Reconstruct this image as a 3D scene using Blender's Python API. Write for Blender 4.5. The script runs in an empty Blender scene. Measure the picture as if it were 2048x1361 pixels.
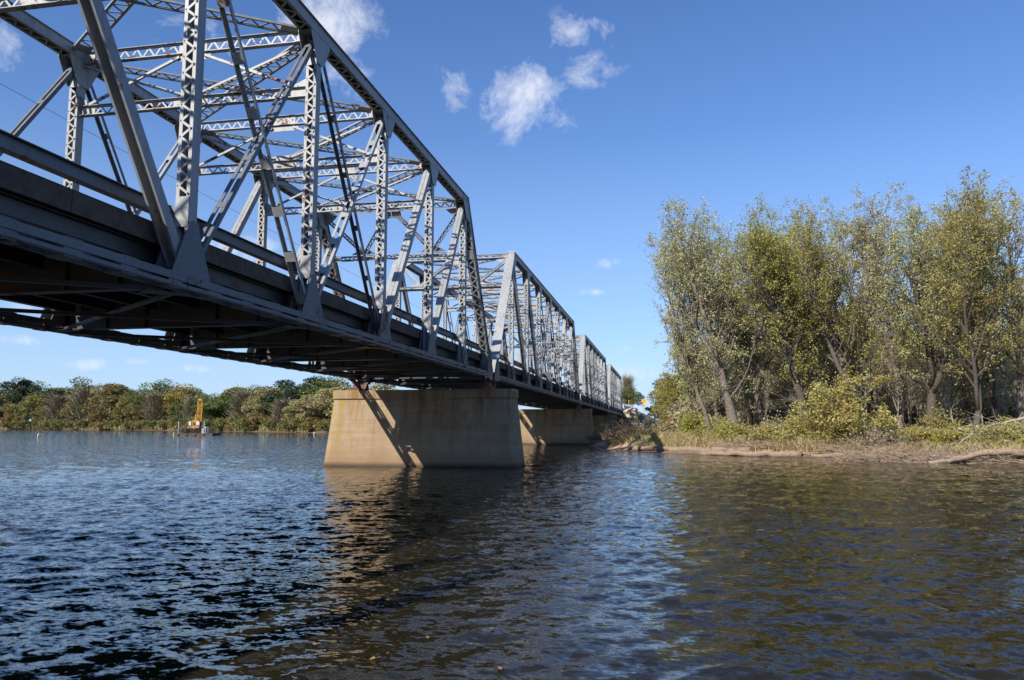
import bpy, math, random
import numpy as np
from mathutils import Vector, Matrix

# ------------------------------------------------------------------ camera, sky, sun, exposure
S = bpy.context.scene
COL = S.collection
EYE = 2.35
PITCH, YAW, ROLL = 0.1062, 0.1915, -0.0015
FPX = 1565.5                                  # focal length in photo pixels (2048 wide)
cam_d = bpy.data.cameras.new("camera")
cam = bpy.data.objects.new("camera", cam_d)
COL.objects.link(cam)
cam_d.sensor_width = 36.0
cam_d.lens = 36.0 * FPX / 2048.0
cam_d.clip_start = 0.1
cam_d.clip_end = 6000
cam.location = (0, 0, EYE)
cam.rotation_mode = 'XYZ'
cam.matrix_world = (Matrix.Translation((0, 0, EYE)) @ Matrix.Rotation(YAW, 4, 'Z')
                    @ Matrix.Rotation(math.pi / 2 + PITCH, 4, 'X') @ Matrix.Rotation(ROLL, 4, 'Z'))
S.camera = cam

SUNV = Vector((-0.55, -1.0, 0.77)).normalized()      # towards the sun
EL = math.asin(SUNV.z)
AZ = math.atan2(SUNV.x, SUNV.y)
sun_d = bpy.data.lights.new("sun", 'SUN')
sun_d.energy = 5.0
sun_d.angle = math.radians(0.53)
sun_d.color = (1.0, 0.93, 0.82)
sun = bpy.data.objects.new("sun", sun_d)
COL.objects.link(sun)
sun.rotation_mode = 'QUATERNION'
sun.rotation_quaternion = SUNV.to_track_quat('Z', 'Y')
sun.location = (-40, -70, 60)

S.view_settings.view_transform = 'Standard'
S.view_settings.look = 'None'
S.view_settings.exposure = 0.5
S.view_settings.gamma = 1.0
S.render.engine = 'CYCLES'
S.cycles.max_bounces = 6
S.cycles.diffuse_bounces = 3
S.cycles.glossy_bounces = 3
S.cycles.transmission_bounces = 4
S.cycles.use_denoising = True

CP, SP_, CY, SY = math.cos(PITCH), math.sin(PITCH), math.cos(YAW), math.sin(YAW)


def pix_dir(x, y):
    """photo pixel -> world direction"""
    a, b = (x - 1024) / FPX, (680.5 - y) / FPX
    fw, up = CP - b * SP_, SP_ + b * CP
    v = Vector((a * CY - fw * SY, a * SY + fw * CY, up))
    return v.normalized()


def gp(x, fw):
    """ground position seen in photo column x at forward distance fw"""
    r = (x - 1024) / FPX * fw * CP
    return r * CY - fw * SY, r * SY + fw * CY


def ztop(y, fw):
    return EYE + (848.0 - y) / FPX * fw


# ---- node helpers
def N(nt, t, **kw):
    n = nt.nodes.new(t)
    for k, v in kw.items():
        if k.startswith('i_'):
            key = k[2:]
            n.inputs[int(key) if key.isdigit() else key.replace('_', ' ')].default_value = v
        else:
            setattr(n, k, v)
    return n


def LK(nt, a, b):
    nt.links.new(a, b)


def MATH(nt, op, a, b=None, clamp=False):
    n = nt.nodes.new('ShaderNodeMath')
    n.operation = op
    n.use_clamp = clamp
    for i, v in enumerate((a, b)):
        if v is None:
            continue
        if hasattr(v, 'links'):
            nt.links.new(v, n.inputs[i])
        else:
            n.inputs[i].default_value = v
    return n.outputs[0]


def RAMP(nt, fac, stops, interp='LINEAR'):
    n = nt.nodes.new('ShaderNodeValToRGB')
    n.color_ramp.interpolation = interp
    e = n.color_ramp.elements
    while len(e) < len(stops):
        e.new(0.5)
    for i, (p, c) in enumerate(stops):
        e[i].position = p
        e[i].color = (c[0], c[1], c[2], 1) if not isinstance(c, (int, float)) else (c, c, c, 1)
    if fac is not None:
        nt.links.new(fac, n.inputs[0])
    return n.outputs[0]


def MIX(nt, fac, a, b, mode='MIX'):
    n = nt.nodes.new('ShaderNodeMixRGB')
    n.blend_type = mode
    for i, v in enumerate((fac, a, b)):
        if hasattr(v, 'links'):
            nt.links.new(v, n.inputs[i])
        elif isinstance(v, (int, float)):
            n.inputs[i].default_value = v
        else:
            n.inputs[i].default_value = (v[0], v[1], v[2], 1)
    return n.outputs[0]


# ---- world: Nishita sky with small cumulus clouds fixed in world directions
W = bpy.data.worlds.new("World")
S.world = W
W.use_nodes = True
wt = W.node_tree
wt.nodes.clear()
sky = N(wt, 'ShaderNodeTexSky', sky_type='NISHITA', sun_disc=False)
sky.sun_elevation = EL
sky.sun_rotation = AZ
sky.altitude = 200
sky.air_density = 1.0
sky.dust_density = 0.0
sky.ozone_density = 1.6
tc = N(wt, 'ShaderNodeTexCoord')
# (x, y, half width, half height, weight) in photo pixels, turned into world directions
CLOUDS = [(1050, 195, 98, 72, 1.0), (1090, 240, 78, 40, .6), (915, 180, 42, 56, .8), (1165, 105, 85, 85, .74), (960, 190, 45, 22, .5),
          (1090, 315, 40, 16, .42), (1216, 527, 40, 15, .72), (655, 40, 90, 90, 1.0), (690, 150, 60, 70, .75), (395, 62, 90, 60, .66),
          (5, 90, 40, 70, .7), (400, 738, 34, 12, .8), (275, 722, 42, 11, .78), (190, 728, 52, 14, .68), (40, 680, 52, 15, .72),
          (65, 616, 45, 13, .66), (1262, 700, 40, 14, .66), (1275, 748, 70, 24, .7), (455, 500, 105, 40, .95), (1680, 520, 110, 55, .9),
          (900, 70, 18, 36, .42), (1190, 585, 40, 10, .5), (640, 720, 60, 12, .5)]
nz1 = N(wt, 'ShaderNodeTexNoise', i_Scale=21.0, i_Detail=10.0, i_Roughness=0.68)
nz1.inputs['Distortion'].default_value = 0.35
LK(wt, tc.outputs['Generated'], nz1.inputs['Vector'])
nz2 = N(wt, 'ShaderNodeTexNoise', i_Scale=9.0, i_Detail=4.0, i_Roughness=0.5)
LK(wt, tc.outputs['Generated'], nz2.inputs['Vector'])
tot = None
for (cx, cy, sx, sy, wgt) in CLOUDS:
    d = pix_dir(cx, cy)
    rt = Vector((d.y, -d.x, 0)).normalized()
    up = rt.cross(d)
    sub = N(wt, 'ShaderNodeVectorMath', operation='SUBTRACT')
    LK(wt, tc.outputs['Generated'], sub.inputs[0])
    sub.inputs[1].default_value = d
    acc = None
    for ax, sz in ((rt, sx / FPX), (up, sy / FPX)):
        dt = N(wt, 'ShaderNodeVectorMath', operation='DOT_PRODUCT')
        LK(wt, sub.outputs[0], dt.inputs[0])
        dt.inputs[1].default_value = ax / sz
        sq = MATH(wt, 'POWER', dt.outputs['Value'], 2.0)
        acc = sq if acc is None else MATH(wt, 'ADD', acc, sq)
    fd = N(wt, 'ShaderNodeVectorMath', operation='DOT_PRODUCT')
    LK(wt, tc.outputs['Generated'], fd.inputs[0])
    fd.inputs[1].default_value = d
    front = MATH(wt, 'GREATER_THAN', fd.outputs['Value'], 0.3)
    m = MATH(wt, 'MULTIPLY', MATH(wt, 'POWER', 2.718, MATH(wt, 'MULTIPLY', acc, -1.0)), wgt)
    m = MATH(wt, 'MULTIPLY', m, front)
    tot = m if tot is None else MATH(wt, 'MAXIMUM', tot, m)
mod = MATH(wt, 'ADD', MATH(wt, 'MULTIPLY', nz1.outputs['Fac'], 2.5), MATH(wt, 'MULTIPLY', nz2.outputs['Fac'], 0.5))
cl = MATH(wt, 'SUBTRACT', MATH(wt, 'ADD', tot, MATH(wt, 'SUBTRACT', mod, 1.5)), 0.42)
cl = MATH(wt, 'MULTIPLY', cl, MATH(wt, 'GREATER_THAN', tot, 0.02))
cl = MATH(wt, 'MULTIPLY', cl, 1.25, clamp=True)
cl = MATH(wt, 'MULTIPLY', cl, MATH(wt, 'MULTIPLY', tot, 2.2, clamp=True), clamp=True)
cl = MATH(wt, 'MULTIPLY', cl, 0.76)
hs = N(wt, 'ShaderNodeHueSaturation', i_Saturation=1.1, i_Value=1.0, i_Hue=0.5)
LK(wt, sky.outputs[0], hs.inputs['Color'])
skyc = MIX(wt, 1.0, hs.outputs[0], (0.58, 0.80, 1.13), 'MULTIPLY')
sepw = N(wt, 'ShaderNodeSeparateXYZ')
LK(wt, tc.outputs['Generated'], sepw.inputs[0])
hz = RAMP(wt, sepw.outputs[2], [(0.0, .85), (.12, .45), (.35, .1), (.6, 0)])
skyc = MIX(wt, hz, skyc, (3.75, 4.95, 6.9))
ccol = RAMP(wt, nz2.outputs['Fac'], [(.35, (5.6, 5.9, 6.9)), (.65, (7.2, 7.4, 8.0))])
mixc = MIX(wt, cl, skyc, ccol)
bg = N(wt, 'ShaderNodeBackground')
bg.inputs['Strength'].default_value = 0.1
LK(wt, mixc, bg.inputs['Color'])
wo = N(wt, 'ShaderNodeOutputWorld')
LK(wt, bg.outputs[0], wo.inputs[0])


# ------------------------------------------------------------------ object helpers
class MB:
    """collects faces and links them as one mesh object"""
    def __init__(s):
        s.v, s.f, s.mi = [], [], []
        s.m = 0

    def quadbox(s, c, ex, ey, ez):
        """box with centre c and half-extent vectors"""
        b = len(s.v)
        for k in (-1, 1):
            for j in (-1, 1):
                for i in (-1, 1):
                    s.v.append((c[0] + i * ex[0] + j * ey[0] + k * ez[0], c[1] + i * ex[1] + j * ey[1] + k * ez[1],
                                c[2] + i * ex[2] + j * ey[2] + k * ez[2]))
        for q in ((0, 2, 3, 1), (4, 5, 7, 6), (0, 1, 5, 4), (2, 6, 7, 3), (0, 4, 6, 2), (1, 3, 7, 5)):
            s.f.append(tuple(b + i for i in q))
            s.mi.append(s.m)

    def box(s, x0, x1, y0, y1, z0, z1):
        s.quadbox(((x0 + x1) / 2, (y0 + y1) / 2, (z0 + z1) / 2), ((x1 - x0) / 2, 0, 0), (0, (y1 - y0) / 2, 0), (0, 0, (z1 - z0) / 2))

    def beam(s, p0, p1, w, h, up=(0, 0, 1)):
        F = Fr(p0, p1, up)
        F.box(s, 0, F.L, -w / 2, w / 2, -h / 2, h / 2)

    def prism(s, pts, n, t):
        """flat polygon extruded by +-t/2 along n"""
        n = Vector(n).normalized() * (t / 2)
        b = len(s.v)
        k = len(pts)
        for sg in (-1, 1):
            for p in pts:
                q = Vector(p) + n * sg
                s.v.append(tuple(q))
        s.f.append(tuple(b + i for i in range(k))[::-1])
        s.f.append(tuple(b + k + i for i in range(k)))
        s.mi += [s.m] * 2
        for i in range(k):
            j = (i + 1) % k
            s.f.append((b + i, b + j, b + k + j, b + k + i))
            s.mi.append(s.m)

    def tube(s, pts, rad, n=6, cap=True):
        P = [Vector(p) for p in pts]
        b = len(s.v)
        ref = None
        for i, p in enumerate(P):
            d = (P[min(i + 1, len(P) - 1)] - P[max(i - 1, 0)])
            if d.length < 1e-9:
                d = Vector((0, 0, 1))
            d.normalize()
            if ref is None:
                ref = Vector((1, 0, 0)) if abs(d.x) < .8 else Vector((0, 1, 0))
            u = (ref - d * ref.dot(d)).normalized()
            ref = u
            w = d.cross(u)
            r = rad[i] if hasattr(rad, '__len__') else rad
            for a in range(n):
                t = 2 * math.pi * a / n
                q = p + u * (r * math.cos(t)) + w * (r * math.sin(t))
                s.v.append((q.x, q.y, q.z))
        for i in range(len(P) - 1):
            for a in range(n):
                c = (a + 1) % n
                s.f.append((b + i * n + a, b + i * n + c, b + (i + 1) * n + c, b + (i + 1) * n + a))
                s.mi.append(s.m)
        if cap:
            s.f.append(tuple(b + a for a in range(n))[::-1])
            s.f.append(tuple(b + (len(P) - 1) * n + a for a in range(n)))
            s.mi += [s.m] * 2

    def stud(s, c, n, r=.017, h=.014):
        """rivet head: a small square-based frustum on a face with normal n"""
        n = Vector(n).normalized()
        u = n.orthogonal().normalized()
        w = n.cross(u)
        c = Vector(c)
        b = len(s.v)
        for k in range(4):
            t = math.pi / 2 * k + .4
            s.v.append(tuple(c + (u * math.cos(t) + w * math.sin(t)) * r))
        for k in range(4):
            t = math.pi / 2 * k + .4
            s.v.append(tuple(c + (u * math.cos(t) + w * math.sin(t)) * r * .55 + n * h))
        for k in range(4):
            j = (k + 1) % 4
            s.f.append((b + k, b + j, b + 4 + j, b + 4 + k))
            s.mi.append(s.m)
        s.f.append((b + 4, b + 5, b + 6, b + 7))
        s.mi.append(s.m)

    def mesh(s, name, mats, smooth=False):
        me = bpy.data.meshes.new(name)
        me.from_pydata(s.v, [], s.f)
        for m in (mats if isinstance(mats, (list, tuple)) else [mats]):
            me.materials.append(m)
        if any(s.mi):
            me.polygons.foreach_set('material_index', s.mi)
        if smooth:
            me.polygons.foreach_set('use_smooth', [True] * len(me.polygons))
        me.update()
        return me

    def build(s, name, mats, parent=None, smooth=False):
        o = bpy.data.objects.new(name, s.mesh(name, mats, smooth))
        COL.objects.link(o)
        if parent is not None:
            o.parent = parent
        return o


class Fr:
    """local frame along p0->p1: s along, x sideways, z up"""
    def __init__(s, p0, p1, up=(0, 0, 1)):
        s.o = Vector(p0)
        d = Vector(p1) - s.o
        s.L = d.length
        s.e = d.normalized()
        s.x = s.e.cross(Vector(up))
        s.x.normalize()
        s.z = s.x.cross(s.e)

    def P(s, a, x, z):
        return s.o + s.e * a + s.x * x + s.z * z

    def box(s, mb, a0, a1, x0, x1, z0, z1):
        mb.quadbox(s.P((a0 + a1) / 2, (x0 + x1) / 2, (z0 + z1) / 2), s.x * ((x1 - x0) / 2), s.e * ((a1 - a0) / 2), s.z * ((z1 - z0) / 2))

    def bar(s, mb, a0, x0, a1, x1, z, w, t):
        """flat bar in the (s,x) plane"""
        p, q = s.P(a0, x0, z), s.P(a1, x1, z)
        d = q - p
        l = d.length
        d.normalize()
        mb.quadbox((p + q) / 2, d * (l / 2 + w * .3), s.z.cross(d) * (w / 2), s.z * (t / 2))

    def barz(s, mb, a0, z0, a1, z1, x, w, t):
        """flat bar in the (s,z) plane"""
        p, q = s.P(a0, x, z0), s.P(a1, x, z1)
        d = q - p
        l = d.length
        d.normalize()
        mb.quadbox((p + q) / 2, d * (l / 2 + w * .3), s.x.cross(d) * (w / 2), s.x * (t / 2))


def tag(o, label=None, cat=None, group=None, kind=None):
    if label:
        o['label'] = label
    if cat:
        o['category'] = cat
    if group:
        o['group'] = group
    if kind:
        o['kind'] = kind
    return o


def empty(name, loc=(0, 0, 0), rz=0.0):
    o = bpy.data.objects.new(name, None)
    o.empty_display_size = 0.3
    COL.objects.link(o)
    o.location = loc
    o.rotation_euler = (0, 0, rz)
    return o


def copy_tree(o, parent=None, depth=0):
    c = o.copy()
    COL.objects.link(c)
    if parent is not None:
        c.parent = parent
        c.matrix_parent_inverse = o.matrix_parent_inverse.copy()
    for ch in KIDS.get(o.name, []):
        copy_tree(ch, c, depth + 1)
    return c


KIDS = {}


def reg_kids():
    KIDS.clear()
    for o in COL.objects:
        if o.parent is not None:
            KIDS.setdefault(o.parent.name, []).append(o)


def np_mesh(name, verts, faces, mat, smooth=False, k=4):
    me = bpy.data.meshes.new(name)
    nv, nf = len(verts), len(faces)
    me.vertices.add(nv)
    me.vertices.foreach_set('co', np.ascontiguousarray(verts, dtype=np.float32).ravel())
    me.loops.add(nf * k)
    me.loops.foreach_set('vertex_index', np.ascontiguousarray(faces, dtype=np.int32).ravel())
    me.polygons.add(nf)
    me.polygons.foreach_set('loop_start', np.arange(0, nf * k, k, dtype=np.int32))
    me.polygons.foreach_set('loop_total', np.full(nf, k, dtype=np.int32))
    me.polygons.foreach_set('use_smooth', np.full(nf, smooth, dtype=bool))
    me.update(calc_edges=True)
    for m in (mat if isinstance(mat, (list, tuple)) else [mat]):
        me.materials.append(m)
    me.validate()
    return me


def link(name, me, parent=None, loc=None):
    o = bpy.data.objects.new(name, me)
    COL.objects.link(o)
    if parent is not None:
        o.parent = parent
    if loc is not None:
        o.location = loc
    return o


# ------------------------------------------------------------------ materials
def newmat(name):
    m = bpy.data.materials.new(name)
    m.use_nodes = True
    nt = m.node_tree
    nt.nodes.clear()
    out = N(nt, 'ShaderNodeOutputMaterial')
    b = N(nt, 'ShaderNodeBsdfPrincipled')
    LK(nt, b.outputs[0], out.inputs[0])
    return m, nt, b, out


def bump(nt, b, h, strength, dist=0.02):
    n = N(nt, 'ShaderNodeBump', i_Strength=strength, i_Distance=dist)
    LK(nt, h, n.inputs['Height'])
    LK(nt, n.outputs[0], b.inputs['Normal'])


def mat_steel(name, base, rust_amt, rust_scale=1.1):
    m, nt, b, out = newmat(name)
    t = N(nt, 'ShaderNodeTexCoord')
    oi = N(nt, 'ShaderNodeObjectInfo')
    off = N(nt, 'ShaderNodeVectorMath', operation='ADD')
    cmb = N(nt, 'ShaderNodeCombineXYZ')
    r = MATH(nt, 'MULTIPLY', oi.outputs['Random'], 40)
    LK(nt, r, cmb.inputs[0])
    LK(nt, r, cmb.inputs[1])
    LK(nt, t.outputs['Object'], off.inputs[0])
    LK(nt, cmb.outputs[0], off.inputs[1])
    n1 = N(nt, 'ShaderNodeTexNoise', i_Scale=rust_scale, i_Detail=6, i_Roughness=.65)
    n2 = N(nt, 'ShaderNodeTexNoise', i_Scale=9, i_Detail=5, i_Roughness=.6)
    n3 = N(nt, 'ShaderNodeTexNoise', i_Scale=0.5, i_Detail=2)
    for n in (n1, n2, n3):
        LK(nt, off.outputs[0], n.inputs['Vector'])
    c = MIX(nt, RAMP(nt, n3.outputs[0], [(.35, 0), (.65, 1)]), base, tuple(x * .8 for x in base))
    c = MIX(nt, MATH(nt, 'MULTIPLY', RAMP(nt, n2.outputs[0], [(.4, 0), (.75, 1)]), .5), c, tuple(x * .72 for x in base))
    mps = N(nt, 'ShaderNodeMapping')
    mps.inputs['Scale'].default_value = (7, 7, .7)
    LK(nt, off.outputs[0], mps.inputs[0])
    n4 = N(nt, 'ShaderNodeTexNoise', i_Scale=1.0, i_Detail=4, i_Roughness=.6)
    LK(nt, mps.outputs[0], n4.inputs['Vector'])
    c = MIX(nt, MATH(nt, 'MULTIPLY', RAMP(nt, n4.outputs[0], [(.48, 0), (.7, 1)]), .55), c, (base[0] * .55, base[1] * .5, base[2] * .45))
    rm = MATH(nt, 'MULTIPLY', n1.outputs[0], MATH(nt, 'ADD', MATH(nt, 'MULTIPLY', n2.outputs[0], .5), .75))
    rm = RAMP(nt, rm, [(.66 - rust_amt, 0), (.72 - rust_amt, 1)])
    rc = MIX(nt, n2.outputs[0], (.15, .06, .03), (.07, .038, .026))
    c = MIX(nt, rm, c, rc)
    LK(nt, c, b.inputs['Base Color'])
    LK(nt, MATH(nt, 'ADD', MATH(nt, 'MULTIPLY', rm, .3), .5), b.inputs['Roughness'])
    bump(nt, b, n2.outputs[0], .15, .01)
    return m


STEEL = mat_steel('grey_painted_steel', (.335, .345, .355), .035)
STEEL_LOW = mat_steel('grey_painted_steel_shaded', (.135, .15, .175), .07)  # shaded copy of the grey paint, darkened and blued, with more rust
STEEL_UNDER = mat_steel('shade_darkened_steel', (.055, .057, .06), .05)  # underside shade painted in as a much darker copy of the steel
STEEL_RUSTY = mat_steel('grey_painted_steel_rusting', (.34, .345, .35), .09, 1.6)
RUST = mat_steel('rusted_steel', (.17, .08, .045), .2)


def mat_simple(name, col, rough=.6, var=.25, scale=6, metal=0.0, bmp=.1):
    m, nt, b, out = newmat(name)
    t = N(nt, 'ShaderNodeTexCoord')
    n = N(nt, 'ShaderNodeTexNoise', i_Scale=scale, i_Detail=5, i_Roughness=.6)
    LK(nt, t.outputs['Object'], n.inputs['Vector'])
    c = MIX(nt, RAMP(nt, n.outputs[0], [(.3, 0), (.7, 1)]), tuple(x * (1 - var) for x in col), tuple(min(1, x * (1 + var)) for x in col))
    LK(nt, c, b.inputs['Base Color'])
    b.inputs['Roughness'].default_value = rough
    b.inputs['Metallic'].default_value = metal
    if bmp:
        bump(nt, b, n.outputs[0], bmp, .02)
    return m


def mat_concrete(name, base, lichen=True):
    m, nt, b, out = newmat(name)
    t = N(nt, 'ShaderNodeTexCoord')
    sep = N(nt, 'ShaderNodeSeparateXYZ')
    LK(nt, t.outputs['Object'], sep.inputs[0])
    big = N(nt, 'ShaderNodeTexNoise', i_Scale=.6, i_Detail=5, i_Roughness=.6)
    fine = N(nt, 'ShaderNodeTexNoise', i_Scale=14, i_Detail=6, i_Roughness=.7)
    LK(nt, t.outputs['Object'], big.inputs['Vector'])
    LK(nt, t.outputs['Object'], fine.inputs['Vector'])
    mp = N(nt, 'ShaderNodeMapping')
    mp.inputs['Scale'].default_value = (2.2, 2.2, .16)
    LK(nt, t.outputs['Object'], mp.inputs[0])
    streak = N(nt, 'ShaderNodeTexNoise', i_Scale=1.3, i_Detail=6, i_Roughness=.65)
    LK(nt, mp.outputs[0], streak.inputs['Vector'])
    mp2 = N(nt, 'ShaderNodeMapping')
    mp2.inputs['Scale'].default_value = (.12, .12, 2.4)
    LK(nt, t.outputs['Object'], mp2.inputs[0])
    lay = N(nt, 'ShaderNodeTexNoise', i_Scale=1.7, i_Detail=4, i_Roughness=.7)
    LK(nt, mp2.outputs[0], lay.inputs['Vector'])
    c = MIX(nt, RAMP(nt, big.outputs[0], [(.32, 0), (.66, 1)]), tuple(x * .72 for x in base), tuple(x * 1.15 for x in base))
    c = MIX(nt, MATH(nt, 'MULTIPLY', RAMP(nt, lay.outputs[0], [(.42, 0), (.62, 1)]), .5), c, tuple(base[i] * k for i, k in enumerate((.78, .64, .5))))
    c = MIX(nt, MATH(nt, 'MULTIPLY', RAMP(nt, fine.outputs[0], [(.45, 0), (.75, 1)]), .35), c, tuple(x * .6 for x in base))
    # board marks every 0.42 m
    zz = MATH(nt, 'FRACT', MATH(nt, 'MULTIPLY', sep.outputs[2], 2.4))
    line = RAMP(nt, zz, [(0, 1), (.05, 0)])
    c = MIX(nt, MATH(nt, 'MULTIPLY', MATH(nt, 'MULTIPLY', line, RAMP(nt, lay.outputs[0], [(.35, .3), (.6, 1)])), .75), c, tuple(x * .5 for x in base))
    # dark run-off and rust below the bearings
    st = RAMP(nt, streak.outputs[0], [(.48, 0), (.62, 1)])
    topm = RAMP(nt, sep.outputs[2], [(0.0, .15), (1.0, .8)])
    mr = N(nt, 'ShaderNodeMapRange')
    mr.inputs['From Min'].default_value = 0
    mr.inputs['From Max'].default_value = 4.3
    LK(nt, sep.outputs[2], mr.inputs[0])
    c = MIX(nt, MATH(nt, 'MULTIPLY', MATH(nt, 'MULTIPLY', st, mr.outputs[0]), .75), c, (.13, .085, .045))
    pale = RAMP(nt, streak.outputs[0], [(.25, 1), (.4, 0)])
    c = MIX(nt, MATH(nt, 'MULTIPLY', MATH(nt, 'MULTIPLY', pale, mr.outputs[0]), .75), c, (.42, .37, .31))
    # rust running down below the bearings
    ab_ = MATH(nt, 'ABSOLUTE', MATH(nt, 'SUBTRACT', MATH(nt, 'ABSOLUTE', sep.outputs[0]), 3.8))
    near = N(nt, 'ShaderNodeMapRange')
    near.inputs['From Min'].default_value = .75
    near.inputs['From Max'].default_value = .15
    LK(nt, ab_, near.inputs[0])
    hi = N(nt, 'ShaderNodeMapRange')
    hi.inputs['From Min'].default_value = 2.2
    hi.inputs['From Max'].default_value = 4.3
    LK(nt, sep.outputs[2], hi.inputs[0])
    rf = MATH(nt, 'MULTIPLY', MATH(nt, 'MULTIPLY', near.outputs[0], hi.outputs[0]), RAMP(nt, streak.outputs[0], [(.38, 0), (.55, 1)]))
    c = MIX(nt, MATH(nt, 'MULTIPLY', rf, .9), c, (.17, .075, .03))
    # brown silt on the lower third, pale scoured bands
    lo = N(nt, 'ShaderNodeMapRange')
    lo.inputs['From Min'].default_value = 1.5
    lo.inputs['From Max'].default_value = .5
    LK(nt, MATH(nt, 'ADD', sep.outputs[2], MATH(nt, 'MULTIPLY', lay.outputs[0], .8)), lo.inputs[0])
    c = MIX(nt, MATH(nt, 'MULTIPLY', lo.outputs[0], .75), c, (.21, .125, .065))
    vs = N(nt, 'ShaderNodeTexVoronoi', i_Scale=1.1)
    vs.feature = 'DISTANCE_TO_EDGE'
    vd = N(nt, 'ShaderNodeVectorMath', operation='ADD')
    LK(nt, t.outputs['Object'], vd.inputs[0])
    LK(nt, MIX(nt, .35, (0, 0, 0), fine.outputs['Color']), vd.inputs[1])
    LK(nt, vd.outputs[0], vs.inputs['Vector'])
    crack = MATH(nt, 'MULTIPLY', RAMP(nt, vs.outputs['Distance'], [(0, 1), (.012, 0)]), RAMP(nt, big.outputs[0], [(.5, 0), (.6, 1)]))
    c = MIX(nt, MATH(nt, 'MULTIPLY', crack, .6), c, (.07, .05, .035))
    if lichen:
        lx = N(nt, 'ShaderNodeMapRange')
        lx.inputs['From Min'].default_value = -3.2
        lx.inputs['From Max'].default_value = -4.9
        LK(nt, sep.outputs[0], lx.inputs[0])
        lm = MATH(nt, 'MULTIPLY', MATH(nt, 'MULTIPLY', lx.outputs[0], mr.outputs[0]), RAMP(nt, streak.outputs[0], [(.42, 0), (.58, 1)]))
        c = MIX(nt, MATH(nt, 'MULTIPLY', lm, 1.3, clamp=True), c, (.30, .21, .035))
    wet = N(nt, 'ShaderNodeMapRange')
    wet.inputs['From Min'].default_value = .34
    wet.inputs['From Max'].default_value = .12
    LK(nt, MATH(nt, 'ADD', sep.outputs[2], MATH(nt, 'MULTIPLY', big.outputs[0], .12)), wet.inputs[0])
    c = MIX(nt, MATH(nt, 'MULTIPLY', wet.outputs[0], .92), c, (.05, .035, .024))
    LK(nt, c, b.inputs['Base Color'])
    b.inputs['Roughness'].default_value = .88
    bump(nt, b, fine.outputs[0], .35, .015)
    return m


PIERC = mat_concrete('tan_concrete', (.33, .245, .155))
CURBC = mat_simple('brown_stained_concrete', (.085, .065, .05), .9, .35, 3.5, bmp=.3)
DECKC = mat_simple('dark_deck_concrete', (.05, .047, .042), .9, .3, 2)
BARK = mat_simple('grey_brown_bark', (.155, .13, .105), .95, .45, 7, bmp=.6)
BARKD = mat_simple('dark_wet_bark', (.085, .07, .056), .95, .4, 7, bmp=.6)
BARKP = mat_simple('pale_dead_wood', (.33, .28, .225), .9, .3, 9, bmp=.4)
DRIFT = mat_simple('brown_driftwood', (.24, .175, .125), .9, .35, 6, bmp=.4)
BRUSHW = mat_simple('brown_brushwood', (.15, .105, .075), .95, .4, 4, bmp=0)
TWIG = mat_simple('grey_twigs', (.25, .215, .175), .95, .3, 4, bmp=0)
ROCK = mat_simple('pale_boulder', (.42, .35, .27), .9, .25, 3, bmp=.5)
YEL = mat_simple('yellow_paint', (.50, .25, .025), .5, .35, 3)
ORG = mat_simple('orange_paint', (.36, .16, .035), .55, .4, 2.5)
SIGNY = mat_simple('yellow_sign_sheet', (.62, .30, .012), .4, .05, 5, bmp=0)
WHITE = mat_simple('white_paint', (.52, .51, .47), .5, .12, 5)
HULL = mat_simple('dark_hull_paint', (.09, .06, .05), .7, .4, 3)
BLACK = mat_simple('black_rubber_and_steel', (.03, .03, .032), .6, .3, 6)
GALV = mat_simple('galvanised_steel', (.35, .36, .37), .45, .15, 8)


def mat_leaf(name, cols, transl=.35, bright=1.0):
    m, nt, b, out = newmat(name)
    g = N(nt, 'ShaderNodeNewGeometry')
    oi = N(nt, 'ShaderNodeObjectInfo')
    c = RAMP(nt, g.outputs['Random Per Island'], [((i + .0) / (len(cols) - 1), cc) for i, cc in enumerate(cols)])
    t = N(nt, 'ShaderNodeTexCoord')
    n = N(nt, 'ShaderNodeTexNoise', i_Scale=.45, i_Detail=3)
    LK(nt, t.outputs['Object'], n.inputs['Vector'])
    hsv = N(nt, 'ShaderNodeHueSaturation', i_Saturation=1.0)
    LK(nt, MATH(nt, 'ADD', MATH(nt, 'MULTIPLY', n.outputs[0], .09), MATH(nt, 'ADD', MATH(nt, 'MULTIPLY', oi.outputs['Random'], .05), .43)), hsv.inputs['Hue'])
    LK(nt, MATH(nt, 'ADD', MATH(nt, 'MULTIPLY', n.outputs[0], .5), bright), hsv.inputs['Value'])
    LK(nt, c, hsv.inputs['Color'])
    LK(nt, hsv.outputs[0], b.inputs['Base Color'])
    b.inputs['Roughness'].default_value = .55
    tr = N(nt, 'ShaderNodeBsdfTranslucent')
    LK(nt, hsv.outputs[0], tr.inputs['Color'])
    mx = N(nt, 'ShaderNodeMixShader', i_0=transl)
    LK(nt, b.outputs[0], mx.inputs[1])
    LK(nt, tr.outputs[0], mx.inputs[2])
    LK(nt, mx.outputs[0], out.inputs[0])
    return m


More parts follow.
